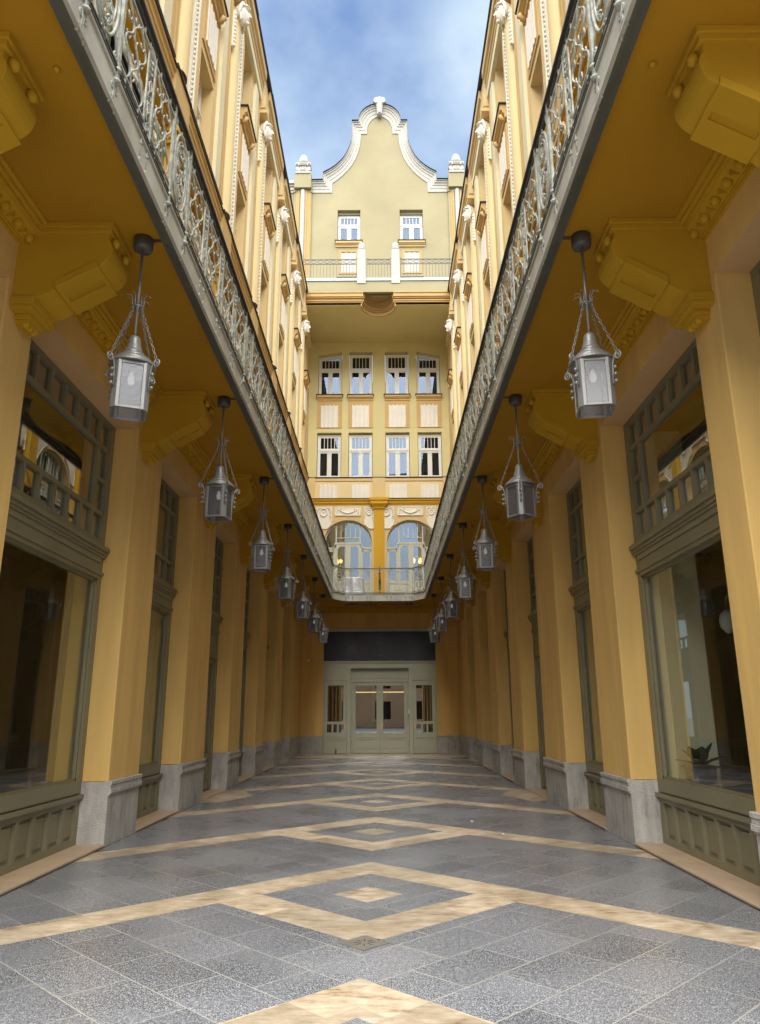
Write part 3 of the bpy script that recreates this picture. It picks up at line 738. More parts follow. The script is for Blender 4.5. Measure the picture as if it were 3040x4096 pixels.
    for i in range(len(CU) - 1):
        c = (CU[i] + CU[i + 1]) / 2
        if ad is None:
            Tl = (lambda u, w, z: (sg * (FX - w), u, z))
            ad = arched_door(Bd, Tl, 0, 1.30, 8.45, 9.72, -.25, 6.07); ad.location = (0, c, 0)
            for (ua, ub, kd) in ((-1.52, -.62, 'wreath'), (-.50, .50, 'swag'), (.62, 1.52, 'wreath')):
                def zb(u):
                    t = min(1, abs(u) / 1.36); return max(9.0, 8.45 + 1.36 * math.sqrt(max(0, 1 - t * t)) + .06) if kd == 'wreath' else 9.93
                r_ = relief(Bd, Tl, ua, ub, 10.34, zb, -.10, kd); r_.location = (0, c, 0); rl.append(r_)
        else:
            dup(ad, Bd, (0, c, 0))
            for r_ in rl: dup(r_, Bd, (0, c, 0))
    # ---------------- frieze and belt course
    m = MB(); m.box(CU[0], YE, -.35, 0, 10.72, 11.70); m.build('wall', 'tan', Bd, TF)
    fp = None
    for i in range(len(CU) - 1):
        for off in (.75, 2.15):
            if fp is None:
                fp = scallop_panel(Bd, (lambda u, w, z: (sg * (FX - w), u, z)), 0, .7, 10.78, 11.2, 0); fp.location = (0, CU[i] + off, 0)
            else: dup(fp, Bd, (0, CU[i] + off, 0))
    m = MB(); fl = MB()
    BP = [(0, 11.18), (.03, 11.18), (.035, 11.24), (.06, 11.25), (.065, 11.32), (.085, 11.33), (.09, 11.42), (.12, 11.44), (.12, 11.50), (0, 11.50)]
    for c in CU:
        m.prism(BP, c + .42, min(c + 3.16, YE), 'x')
        m.box(c + .42, min(c + 3.16, YE), -.02, .07, 11.50, 11.70)
        fl.box(c + .42, min(c + 3.16, YE), -.02, .145, 11.50, 11.525)
        m.box(c - .42, c + .42, -.02, .12, 10.72, 11.56); fl.box(c - .44, c + .44, -.02, .15, 11.56, 11.60)
        fl.box(c + .44, min(c + 3.14, YE), -.02, .10, 11.70, 11.735)
    q = m.build('belt_course', 'tan2', Bd, TF); fl.build('flashing', 'lead', q, TF)
    # ---------------- upper facade
    m = MB(); ops = []
    for c in CU: ops += [(c + 1.22, c + 2.22, 11.74, 13.72), (c + 1.22, c + 2.22, 15.72, 17.85)]
    holed_wall(m, CU[0], YE, 11.70, 18.93, [o_ for o_ in ops if o_[1] < YE], -.38, 0)
    m.build('wall', 'tan', Bd, TF)
    unit = []
    Tl = (lambda u, w, z: (sg * (FX - w), u, z))
    for i, c in enumerate(CU):
        last = c + 3.4 > YE
        if not unit:
            unit.append(white_window(Bd, Tl, 1.24, 2.20, 11.75, 13.71, -.22))
            unit.append(white_window(Bd, Tl, 1.24, 2.20, 15.74, 17.84, -.22))
            m = MB(); m.box(1.20, 2.24, 0, .03, 13.9, 15.22); m.box(1.32, 2.12, .03, .034, 13.98, 15.14)
            unit.append(m.build('spandrel_panel', 'tan2', Bd, Tl))
            unit.append(scallop_panel(Bd, Tl, 1.36, 2.08, 14.02, 15.10, .034))
            s_ = sill(Bd, Tl, 1.10, 2.34, 15.34, 15.72, 0)
            k_ = MB()
            for uu in (1.24, 2.12): k_.tube([(uu, .02, 15.30), (uu, .10, 15.36), (uu, .14, 15.46)], .05, 6)
            k_.build('corbel', 'tan2', s_, Tl); unit.append(s_)
            # pilaster group: pale return strip, fluted tan, cream half column, pale strip, stucco lace
            m = MB(); m.lathe([(.20, 0), (.20, 5.35)], (0, .03, 11.76), 16, -5, 185, True, 1, .62); m.box(-.22, .22, -.01, .035, 11.72, 17.2)
            unit.append(m.build('half_column', 'cream', Bd, Tl))
            m = MB()
            for k in range(5):
                a = -.68 + k * .09; m.box(a, a + .085, -.01, .025 + .022 * (k % 2), 11.72, 18.2)
            unit.append(m.build('fluted_strip', 'tan2', Bd, Tl))
            m = MB(); m.box(-1.08, -.72, -.01, .075, 11.72, 17.75); m.box(.26, .48, -.01, .02, 11.72, 17.55)
            unit.append(m.build('pale_strip', 'palestrip', Bd, Tl))
            m = MB(); m.box(.50, .82, -.01, .045, 11.72, 17.55); m.box(.50, .55, .045, .06, 11.72, 17.55); m.box(.77, .82, .045, .06, 11.72, 17.55)
            zz = 11.85
            while zz < 17.5:
                m.ball((.64, .045, zz), .034, 4, 1.2); m.ball((.69, .045, zz + .055), .022, 4); zz += .11
            unit.append(m.build('stucco_lace', 'white_relief', Bd, Tl))
            m = MB()
            m.box(-.33, -.24, .03, .08, 15.95, 16.95)
            for k in range(9): m.ball((-.285, .085, 16.0 + k * .11), .05, 5, 1.2)
            unit.append(m.build('garland', 'white_relief', Bd, Tl))
            unit.append(mask_head(Bd, Tl, 0, 17.16, .14))
            m = MB(); m.box(-.30, .30, 0, .19, 17.72, 18.15); m.box(-.26, .26, 0, .15, 17.62, 17.72); m.box(-.33, .33, 0, .25, 17.52, 17.62); m.box(-.30, .30, 0, .13, 18.15, 18.93)
            unit.append(m.build('capital', 'tan', Bd, Tl))
            for o_ in unit: o_.location = (0, c, 0)
        else:
            for k, o_ in enumerate(unit):
                dup(o_, Bd, (0, c, 0))
    # eaves cornice
    m = MB(); st = MB(); fl = MB()
    EP = [(0, 18.13), (.05, 18.13), (.055, 18.24), (.10, 18.27), (.105, 18.40), (.14, 18.44), (.145, 18.55), (.20, 18.60), (.20, 18.86), (0, 18.86)]
    for c in CU:
        e_ = min(c + 3.25, YE)
        m.prism(EP, c + .33, e_, 'x'); st.box(c + .28, min(c + 3.2, YE), 0, .10, 17.86, 18.12)
    m.build('eaves_cornice', 'tan2', Bd, TF); st.build('frieze_strip', 'palestrip', Bd, TF)
    m = MB(); m.box(CU[0], YE, -6, .235, 18.93, 18.99); m.box(CU[0], YE, -.2, .215, 18.87, 18.93)
    for c in CU: m.box(c + .9, c + 1.9, -.2, .18, 18.99, 19.35)
    m.build('roof', 'lead', Bd, TF)
    # carcass behind: dark rooms and party wall so no light leaks through
    m = MB(); m.box(Y0, YE + .3, -6, -5.9, 0, 18.9); m.box(Y0, YE + .2, -6, -.36, 5.98, 6.05); m.box(Y0, YE + .2, -6, -.36, 10.6, 10.7); m.box(Y0 - .1, Y0, -6, -.5, 0, 18.9)
    m.box(CU[0] - .2, CU[0], -6, -.01, 6.05, 18.9)
    m.build('back_wall', 'roomdark', Bd, TF)
    m = MB()
    m.box(Y0, YE, -6, -5.85, 0, 5.9)
    m.build('shop_back_wall', 'roomwall', Bd, TF)
    for k, (y1, dep, mt) in enumerate(((10.6, .65, 'roomwall'), (12.9, 3.2, 'roomwall'), (20.8, 4, 'roomwall'), (24.3, 4, 'roomwall'), (6.0, 5, 'roomwall'), (17.2, 4.5, 'roomwall'))):
        m = MB(); m.box(y1, y1 + .12, -.80 - dep, -.42, .0, 5.2); m.build('shop_partition', mt, Bd, TF)
    if sg > 0:
        m = MB(); m.box(9.485, 9.525, -1.02, -.30, 0, 5.2); pp = m.build('shop_partition', 'roompale', Bd, TF)
        m = MB(); m.box(9.465, 9.485, -.66, -.52, .0, 5.15); m.build('cool_strip', 'roomcool', pp, TF)
    else:
        m = MB(); m.box(9.485, 9.525, -.60, -.30, 0, 5.2); pp = m.build('shop_partition', 'ochre', Bd, TF)
        m = MB()
        for k in range(6): m.box(9.47 - .012 * (k % 2), 9.525, -.60 - .05 * (k + 1), -.60 - .05 * k, 0, 5.2)
        m.build('fluted_strip', 'roomwood', pp, TF)
    m = MB(); m.box(Y0, YE, -3.2, -3.1, 0, 5.25) if False else m.box(6.2, 8.2, -2.6, -2.5, .0, .95); m.build('counter', 'roomwall', Bd, TF)
    m = MB(); m.box(Y0, YE, -5.8, -.56, 5.32, 5.40); m.build('shop_ceiling', 'roomwall', Bd, TF)
    return Bd
wingL = wing(-1); wingR = wing(1)

# ------------------------------------------------------------------ END BUILDING
EB = empty('gabled_building', (0, 0, 0), 'cream building closing the passage with curved white trimmed gable and bridged terrace', 'building')
TE = lambda u, w, z: (u, YE - w, z)
m = MB(); holed_wall(m, -3.6, 3.6, 0, ZC, [(-2.34, 2.34, 0, 5.04)], -.4, 0); m.build('wall', 'ochre', EB, TE)
for a, c in ((-3.3, -2.345), (2.345, 3.3)):
    m = MB(); m.box(a, c, -.05, .03, 0, .66); m.box(a, c, -.05, .05, .66, .70)
    m.build('plinth', 'stone', EB, TE, bevel=.006)
m = MB()
for z0, z1, w in ((5.68, 5.72, .04), (5.80, 5.84, .2), (5.84, ZC - .002, .26)): m.box(-3.1, 3.1, 0, w, z0, z1)
m.prism([(0, 5.72), (.05, 5.72), (.11, 5.76), (.16, 5.80), (0, 5.801)], -3.1, 3.1, 'x')
x = -2.95
while x < 3: m.ball((x, .105, 5.745), .045, 6, 1.15); x += .225
m.build('ceiling_cornice', 'bracket', EB, TE)
# shopfront: mouldings, lintel, posts
TD = lambda u, w, z: (u, YE - w, z)
def portal():
    f = MB(); B = f.box
    for z0, z1, w in ((4.90, 4.94, .02), (4.94, 4.985, .035), (4.985, 5.035, .06)): B(-2.34, 2.34, -.12, w, z0, z1)
    B(-2.335, 2.335, -.12, .0, 3.39, 3.58)
    for z0, z1, w in ((3.58, 3.61, .02), (3.61, 3.64, .05), (3.64, 3.68, .075)): B(-2.335, 2.335, -.12, w, z0, z1)
    k = -2.3
    while k < 2.3: B(k, k + .03, .02, .038, 3.585, 3.61); k += .06
    for a, c in ((-1.52, -1.36), (1.02 + .34, 1.52)): 
        pass
    for sg in (-1, 1):
        a, c = sorted((sg * 1.20, sg * 1.36)); B(a, c, -.30, .0, 0, 3.39)
        a, c = sorted((sg * 1.36, sg * 2.335)); B(a, c, -.12, -.012, 2.96, 3.39)
        f.prism([(a + .08, 3.02), (c - .06, 3.02), (c - .06, 3.33), (a + .08, 3.33)], -.012, .004, 'y')
        B(a, c, -.12, .004, 2.90, 2.96)
        B(sg * 2.335 - (0 if sg < 0 else .05), sg * 2.335 + (.05 if sg < 0 else 0), -.12, .0, 0, 2.90)
    # recess head over the double door
    B(-1.20, 1.20, -.34, -.26, 2.90, 3.39); B(-1.20, 1.20, -.30, -.24, 2.83, 2.93); f.prism([(-1.1, 2.98), (1.1, 2.98), (1.1, 3.25), (-1.1, 3.25)], -.26, -.245, 'y')
    B(-1.20, -1.145, -.34, -.24, 0, 2.83); B(1.145, 1.20, -.34, -.24, 0, 2.83)
    return f.build('shopfront_frame', 'olive_door', EB, TD, bevel=.004)
PF = portal()
def leaf(u0, u1, w, glass, panels, small=None, ztop=2.82):
    f = MB(); B = f.box; g0, g1 = glass
    B(u0, u0 + .12, w - .045, w, .015, ztop); B(u1 - .12, u1, w - .045, w, .015, ztop)
    B(u0 + .12, u1 - .12, w - .045, w, g1, ztop); B(u0 + .12, u1 - .12, w - .045, w, .015, .16)
    B(u0 + .12, u1 - .12, w - .045, w, .54, g0 if not small else small[0])
    f.box(u0 + .08, u1 - .08, w, w + .022, .62, .665)
    B(u0 + .12, u1 - .12, w - .04, w - .018, .16, .54)
    n = panels; W = (u1 - u0 - .24) / n
    for k in range(n):
        a = u0 + .12 + k * W; f.prism([(a + .035, .195), (a + W - .035, .195), (a + W - .035, .505), (a + .035, .505)], w - .018, w - .004, 'y')
        if k: B(a - .018, a + .018, w - .04, w, .16, .54)
    p = MB(); p.box(u0 + .12, u1 - .12, w - .026, w - .022, g0, g1)
    if small:
        B(u0 + .12, u1 - .12, w - .045, w + .012, small[1], g0)
        for k in range(4):
            u = u0 + .12 + (u1 - u0 - .24) * k / 3; 
            if 0 < k < 3: B(u - .04, u + .04, w - .045, w, small[0], small[1])
        p.box(u0 + .12, u1 - .12, w - .027, w - .021, *small)
    for (a, c, z0, z1) in ((u0 + .12, u0 + .135, g0, g1), (u1 - .135, u1 - .12, g0, g1), (u0 + .12, u1 - .12, g0, g0 + .015), (u0 + .12, u1 - .12, g1 - .015, g1)):
        B(a, c, w - .02, w + .006, z0, z1)
    o = f.build('door', 'olive_door', EB, TD, bevel=.003); p.build('pane', 'doorglass', o, TD)
    return o
d1 = leaf(-1.14, -.004, -.27, (.78, 2.70), 1); d2 = leaf(.004, 1.14, -.27, (.78, 2.70), 1)
d3 = leaf(-2.28, -1.37, -.03, (1.24, 2.71), 2, (.83, 1.15), 2.89); d4 = leaf(1.37, 2.28, -.03, (1.24, 2.71), 2, (.83, 1.15), 2.89)
def handle(par, u, w, sg):
    h = MB(); h.box(u - .02, u + .02, w, w + .008, .98, 1.20); h.tube([(u, w, 1.14), (u, w + .05, 1.14), (u - sg * .12, w + .05, 1.14)], .011, 6)
    h.build('door_handle', 'brass', par, TD)
handle(d2, .07, -.27, -1); handle(d3, -1.43, -.03, 1); handle(d4, 1.43, -.03, -1)
hg = MB()
for u in (-1.16, 1.16):
    for z in (.45, 1.5, 2.45): hg.lathe([(.014, 0), (.014, .13)], (u, -.235, z), 8)
hg.build('hinge', 'brass', PF, TD)
# upper end wall -------------------------------------------------
m = MB()
for c in (-1.36, 1.38): arch_wall(m, -3.3 if c < 0 else 0, 0 if c < 0 else 3.3, 6.06, 10.47, c, 1.06, 8.63, 9.76, -.35, 0)
m.build('wall', 'tan', EB, TE)
m = MB(); m.box(-.225, .225, 0, .10, 6.06, 10.25)
for z0, z1, d in ((10.25, 10.36, .05), (10.36, 10.44, .10), (10.44, 10.60, .16), (10.60, 10.715, .20)): m.box(-.225 - d, .225 + d, 0, .10 + d, z0, z1)
m.build('pilaster', 'yellow', EB, TE)
for sg in (-1, 1): m = MB(); m.box(sg * 2.75, sg * 3.3, 0, .08, 6.06, 10.25); m.build('pilaster', 'yellow', EB, TE)
m = MB()
for z0, z1, w in ((10.471, 10.52, .04), (10.52, 10.63, .07), (10.63, 10.70, .12)): m.box(-3.2, 3.2, -.35, w, z0, z1)
m.build('architrave', 'yellow', EB, TE)
m = MB(); m.box(-3.2, 3.2, -.3, .15, 10.70, 10.725); m.build('flashing', 'lead', EB, TE)
for c in (-1.36, 1.38):
    arched_door(EB, TE, c, 1.06, 8.63, 9.76, -.16, 6.07)
    def zbw(u):
        t = min(1, abs(u - c) / 1.13); return max(9.35, 8.63 + 1.2 * math.sqrt(max(0, 1 - t * t)))
    relief(EB, TE, c - 1.41 + .0, c - .72, 10.35, zbw, 0, 'wreath'); relief(EB, TE, c - .58, c + .32 + .24, 10.35, lambda u: 9.94, 0, 'swag'); relief(EB, TE, c + .70, c + 1.13, 10.35, zbw, 0, 'wreath')
# frieze with panels
m = MB(); m.box(-3.3, 3.3, -.35, 0, 10.72, 11.70)
m.box(-.28, .28, 0, .05, 10.725, 11.70)
for sg in (-1, 1): m.box(sg * 2.84, sg * 3.2, 0, .05, 10.725, 11.7)
m.box(-3.2, 3.2, 0, .035, 11.55, 11.66)
m.build('wall', 'tan', EB, TE)
m = MB()
for sg in (-1, 1): m.box(sg * .285, sg * 2.835, 0, .012, 10.73, 11.50)
m.build('frieze_field', 'cream', EB, TE)
for a in (-2.62, -1.20, .46, 1.86): scallop_panel(EB, TE, a, a + .78, 10.75, 11.42, .012)
m = MB(); m.box(-3.2, 3.2, -.1, .06, 11.70, 11.73); m.build('flashing', 'lead', EB, TE)
# two storeys of windows
WU = [(-2.79, -1.69), (-1.37, -.28), (.30, 1.39), (1.75, 2.84)]
ops = [(a, c, 11.73, 13.86) for a, c in WU] + [(a, c, 15.66, 17.88) for a, c in WU]
m = MB(); holed_wall(m, -3.3, 3.3, 11.73, 18.36, ops, -.4, 0)
for i, sg in ((0, 1), (3, -1)):
    a, c = WU[i]
    if sg > 0: m.prism([(a, 17.70), (c, 17.88), (c, 17.885), (a, 17.885)], -.38, -.002, 'y')
    else: m.prism([(a, 17.88), (c, 17.70), (c, 17.885), (a, 17.885)], -.38, -.002, 'y')
m.build('wall', 'endwall', EB, TE)
for i, (a, c) in enumerate(WU):
    white_window(EB, TE, a + .02, c - .02, 11.74, 13.80, -.16)
    white_window(EB, TE, a + .02, c - .02, 15.67, 17.80, -.16, slant=(.17 if i == 0 else -.17 if i == 3 else 0))
    m = MB(); m.box(a - .02, c + .02, 0, .03, 14.08, 15.38); m.build('spandrel_panel', 'tan2', EB, TE)
    scallop_panel(EB, TE, a + .16, c - .16, 14.09, 15.20, .03)
    sill(EB, TE, a - .07, c + .07, 15.40, 15.66, 0)
# bridge / terrace -----------------------------------------------
YB = 28.29
m = MB(); N = 14; P = [(-3.25, YB), (-.74 + .02, YB)] + [(.02 - .74 * math.cos(math.pi * i / N), YB + .92 * math.sin(math.pi * i / N)) for i in range(1, N)] + [(.76, YB), (3.25, YB), (3.25, YE), (-3.25, YE)]
m.prism(P, 18.36, 18.45, 'z'); m.build('terrace_soffit', 'endwall', EB)
m = MB(); m.box(-3.25, 3.25, YB + .05, YE, 18.90, 19.0); m.build('terrace_floor', 'gable', EB)
m = MB()
def half_ring(m, r0, r1, z0, z1):
    for i in range(N):
        a, b_ = math.pi * i / N, math.pi * (i + 1) / N
        f_ = lambda r, t: (.02 - r * math.cos(t), YB + r * 1.2 * math.sin(t))
        m.prism([f_(r0, a), f_(r0, b_), f_(r1, b_), f_(r1, a)], z0, z1, 'z')
for r0, r1, z0, z1 in ((.70, .745, 18.30, 18.46), (.66, .74, 18.46, 18.53), (.63, .74, 18.53, 18.70), (.60, .74, 18.70, 18.78), (.57, .74, 18.78, 18.90)): half_ring(m, r0, r1, z0, z1)
for a, c in ((-3.25, -.62), (.66, 3.25)):
    for z0, z1, w, cut in ((18.365, 18.47, .03, .10), (18.47, 18.53, .07, .08), (18.53, 18.58, .10, .05), (18.58, 18.64, .07, .06), (18.64, 18.70, .13, .03), (18.70, 18.86, .17, 0), (18.86, 18.895, .20, -.01)):
        aa, cc_ = (a, c - cut) if c < 0 else (a + cut, c); m.box(aa, cc_, YB - w + .03, YB + .05, z0, z1)
m.build('terrace_cornice', 'gable_tan_dimmed', EB)
m = MB(); m.box(-3.25, 3.25, YB - .14, YB + .12, 18.90, 19.28); m.build('terrace_fascia', 'gable', EB)
m = MB(); m.box(-3.25, 3.25, YB - .10, YB + .14, 19.28, 19.305); m.build('flashing', 'lead', EB)
m = MB(); m.box(-3.25, 3.25, YB - .05, YB + .2, 19.305, 19.49); m.build('terrace_parapet', 'gable', EB)
m = MB()
for a, c in ((-3.25, -.89), (-.51, .59), (.95, 3.25)): m.box(a, c, YB - .09, YB + .24, 19.49, 19.54); m.box(a, c, YB - .07, YB + .22, 19.54, 19.60); m.box(a, c, YB - .05, YB + .2, 19.60, 19.64)
m.build('zinc_coping', 'bluezinc', EB)
for cx in (-.70, .77):
    m = MB(); m.prism([(cx - .185, 19.31), (cx + .185, 19.31), (cx + .165, 20.97), (cx - .165, 20.97)], YB - .16, YB + .2, 'y')
    o = m.build('terrace_post', 'gable_white_dimmed', EB, bevel=.01)
    e_ = MB(); e_.lathe([(.09, 0), (.15, .02), (.165, .08), (.17, .16), (.165, .20), (.17, .21), (.15, .30), (.11, .38), (.06, .44), (0, .47)], (cx, YB + .02, 20.97), 18)
    e_.build('egg_finial', 'gable_white_dimmed', o)
TGB = lambda u, w, z: (u, YE - w, 1.5 + (z - 1.5) * (.9925 if z > 19.2 else 1))
# gable ----------------------------------------------------------
gx = .10
O = [(3.4, 27.40), (2.83, 27.41), (2.83, 27.83), (2.5, 28.03), (2.23, 28.24), (1.98, 28.50), (1.78, 28.79), (1.62, 29.12), (1.50, 29.47), (1.435, 29.75), (1.42, 30.03), (1.415, 30.5), (1.41, 30.98), (1.07, 30.98)]
I = [(3.4, 26.79), (2.38, 26.79), (2.37, 27.35), (2.1, 27.57), (1.87, 27.80), (1.62, 28.10), (1.40, 28.43), (1.22, 28.80), (1.10, 29.2), (1.02, 29.55), (.975, 29.9), (.96, 30.1), (.955, 30.32), (.65, 30.32)]
for i in range(1, 11):
    t = math.pi / 2 * i / 10; O.append((1.07 * math.cos(t), 30.98 + 1.04 * math.sin(t))); I.append((.65 * math.cos(t), 30.45 + .93 * math.sin(t)))
OF = [(gx - x, z) for x, z in O] + [(gx + x, z) for x, z in O[-2::-1]]; IF = [(gx - x, z) for x, z in I] + [(gx + x, z) for x, z in I[-2::-1]]
m = MB(); gops = [(-1.99, -.87, 23.95, 25.79), (1.07, 2.21, 23.95, 25.79), (-1.99, -.87, 20.0, 22.02), (1.07, 2.21, 20.0, 22.02)]
holed_wall(m, -7, 7, 18.37, 26.785, gops, -.5, 0)
m.prism([(-7, 26.785), (-4, 26.785), (-4, 27.3), (-7, 27.3)], -.5, 0, 'y'); m.prism([(4, 26.785), (7, 26.785), (7, 27.3), (4, 27.3)], -.5, 0, 'y')
mid = [((o_[0] + i_[0]) / 2, (o_[1] + i_[1]) / 2) for o_, i_ in zip(OF, IF)]
m.prism([(-4, 26.785)] + [(-4, 27.1)] + mid + [(4, 27.1), (4, 26.785)], -.5, 0, 'y')
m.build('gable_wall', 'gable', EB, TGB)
m = MB()
prof = [(0, -.5), (0, .20), (.09, .20), (.12, .155), (.24, .145), (.27, .105), (.42, .095), (.45, .065), (.70, .055), (.73, .035), (1, .035), (1, -.02)]
vs = []; K = len(prof)
for (o_, i_) in zip(OF, IF):
    for t, w in prof: vs.append((o_[0] + (i_[0] - o_[0]) * t, w, o_[1] + (i_[1] - o_[1]) * t))
fs = []
for j in range(len(OF) - 1):
    for k in range(K - 1): fs.append((j * K + k, j * K + k + 1, (j + 1) * K + k + 1, (j + 1) * K + k))
m.add(vs, fs)
for sg in (-1, 1):
    for z0, z1, w in ((26.79, 26.92, .05), (26.92, 27.1, .09), (27.1, 27.22, .14), (27.22, 27.40, .22)): m.box(gx + sg * 4.2, gx + sg * 7, -.1, w, z0, z1)
m.build('gable_trim', 'gable_white_dimmed', EB, TGB, recalc=True)
m = MB(); vs = []; 
for o_ in OF: vs += [(o_[0], -.5, o_[1] + .012), (o_[0], .27, o_[1] + .012), (o_[0], .225, o_[1] + .024), (o_[0], -.5, o_[1] + .024)]
fs = [(4 * j + k, 4 * j + (k + 1) % 4, 4 * j + 4 + (k + 1) % 4, 4 * j + 4 + k) for j in range(len(OF) - 1) for k in range(4)]
m.add(vs, fs); m.build('flashing', 'lead', EB, TGB)
m = MB(); m.prism([(gx - .19, 32.28), (gx + .19, 32.28), (gx + .12, 31.33), (gx - .12, 31.33)], 0, .30, 'y'); m.prism([(gx - .23, 31.98), (gx + .23, 31.98), (gx + .33, 32.1), (gx + .24, 32.31), (gx, 32.36), (gx - .24, 32.31), (gx - .33, 32.1)], -.1, .34, 'y')
m.prism([(gx - .14, 32.2), (gx + .14, 32.2), (gx + .07, 31.38), (gx - .07, 31.38)], .30, .345, 'y')
m.build('keystone', 'gable_white_dimmed', EB, TGB, bevel=.02)
for sg in (-1, 1):
    c = gx + sg * 3.82
    m = MB(); m.box(c - .42, c + .42, 0, .30, 26.9, 27.72); m.box(c - .47, c + .47, 0, .14, 26.75, 27.38); m.box(c - .44, c + .44, 0, .10, 19.0, 26.76)
    P_ = m.build('gable_pilaster', 'gable', EB, TGB, bevel=.01)
    m = MB()
    for k, (a, w) in enumerate(((-.33, .13), (-.24, .16), (.13, .16), (.22, .13), (.30, .12))): m.box(c + a, c + a + .085, .09, w, 19.0, 26.86)
    m.build('tan_flute', 'gable_tan_dimmed', P_, TGB)
    m = MB(); m.lathe([(.12, 0), (.12, 7.85)], (c, .12, 19.0), 14, -5, 185); m.build('half_column', 'gable_white_dimmed', P_, TGB)
    m = MB(); m.box(c - .38, c + .38, -.1, .34, 27.72, 27.80); m.box(c - .27, c + .27, -.05, .28, 27.80, 28.2)
    for a in (-.29, .29): m.lathe([(.085, 0), (.085, .40)], (c + a, .22, 27.78), 12)
    for a in (-.12, -.04, .04, .12): m.lathe([(.032, 0), (.032, .38)], (c + a, .28, 27.80), 8)
    m.box(c - .38, c + .38, -.1, .34, 28.17, 28.34)
    for a in (-.30, .30): m.ball((c + a, .34, 28.255), .06, 8)
    for k in range(4): m.box(c - .19, c + .19, .34, .36, 28.19 + .035 * k, 28.207 + .035 * k)
    m.lathe([(.14, 0), (.20, .03), (.24, .12), (.25, .24), (.23, .26), (.235, .29), (.20, .42), (.13, .54), (.06, .61), (0, .63)], (c, .1, 28.34), 20)
    m.build('pinnacle', 'gable_white_dimmed', P_, TGB)
for (a, c, z0, z1) in gops:
    white_window(EB, TGB, a + .015, c - .015, z0 + .01, z1 - .16, -.24, pane='upglass')
    m = MB(); m.box(a, c, -.3, -.16, z1 - .15, z1 - .001); m.build('window_head', 'gable', EB, TGB)
for c in (-1.43, 1.64):
    sill(EB, TGB, c - .68, c + .68, 23.65, 23.95, 0)
    m = MB()
    for (a, b_, z0, z1) in ((c - .48, c + .48, 23.38, 23.48), (c - .48, c + .48, 22.17, 22.25), (c - .48, c - .38, 22.25, 23.38), (c + .38, c + .48, 22.25, 23.38)): m.box(a, b_, 0, .03, z0, z1)
    m.build('panel_frame', 'gable_tan_dimmed', EB, TGB); scallop_panel(EB, TGB, c - .37, c + .37, 22.26, 23.36, 0, 3, .022, 'gable_white_dimmed')
m = MB(); m.box(-7, 7, 32.1, 33, 18.4, 26.5); m.box(-3.3, 3.3, 36, 36.3, 0, 18.4)
for z in (5.97, 10.5, 14.5): m.box(-3.3, 3.3, 32.0, 36, z, z + .1)
m.build('back_wall', 'roomdark', EB)
m = MB(); m.box(-3.2, 3.2, 35.7, 35.8, .0, 1.2); m.box(-2.4, -.4, 35.6, 35.7, 1.2, 4.2); m.box(.3, 1.1, 35.6, 35.7, 0, 3.4); m.box(-.9, .9, 33.6, 34.1, 0, 1.05); m.build('wood_panelling', 'roomwood', EB)
m = MB(); m.box(-3.2, 3.2, 35.8, 35.9, .0, 5.9); m.box(-3.2, -3.1, 32.0, 35.8, 0, 5.9); m.box(3.1, 3.2, 32.0, 35.8, 0, 5.9); m.box(-2.0, -1.5, 34, 34.4, 0, 5.9); m.box(1.5, 2.0, 34, 34.4, 0, 5.9)
m.build('room_wall', 'roomwall', EB)

# terrace railings -----------------------------------------------
def terrace_rail(x0, x1, n, label):
    t = empty('terrace_railing', ((x0 + x1) / 2, YB + .07, 19.64), label, 'railing', 'railings of the high terrace')
    W = x1 - x0; f = MB(); a, c = -W / 2, W / 2
    for z in (.99, .76, .02): f.box(a, c, -.017, .017, z - .017, z + .017)
    for k in range(n * 2 + 1):
        x = a + W * k / (n * 2); f.box(x - .012, x + .012, -.012, .012, .02, .76 if k % 2 else .99)
    f.build('bars', 'bluezinc' if False else 'railgrey', t)
    q = MB()
    for k in range(n):
        x = a + W * (k + .5) / n; h = W / n * .36
        q.tube([(x - h, 0, .875), (x - h * .6, 0, .94), (x + h * .6, 0, .94), (x + h, 0, .875), (x + h * .6, 0, .81), (x - h * .6, 0, .81)], .014, 5, True)
    q.build('ring_ornament', 'railgrey', t)
    for x in ([a, c] + ([0] if W > 2 else [])):
        p = MB(); p.box(x - .014, x + .014, -.014, .014, 0, 1.0); p.ball((x, 0, 1.02), .026, 7); p.build('post', 'railgrey', t)
M['railgrey'] = surf('grey_railing_paint', (.13, .13, .11), .5, .1, 5, 0)
terrace_rail(-3.2, -.93, 8, 'long section of grey terrace railing left of the white posts')
terrace_rail(-.47, .55, 4, 'short section of grey terrace railing between the two white posts')
terrace_rail(.99, 3.2, 8, 'long section of grey terrace railing right of the white posts')

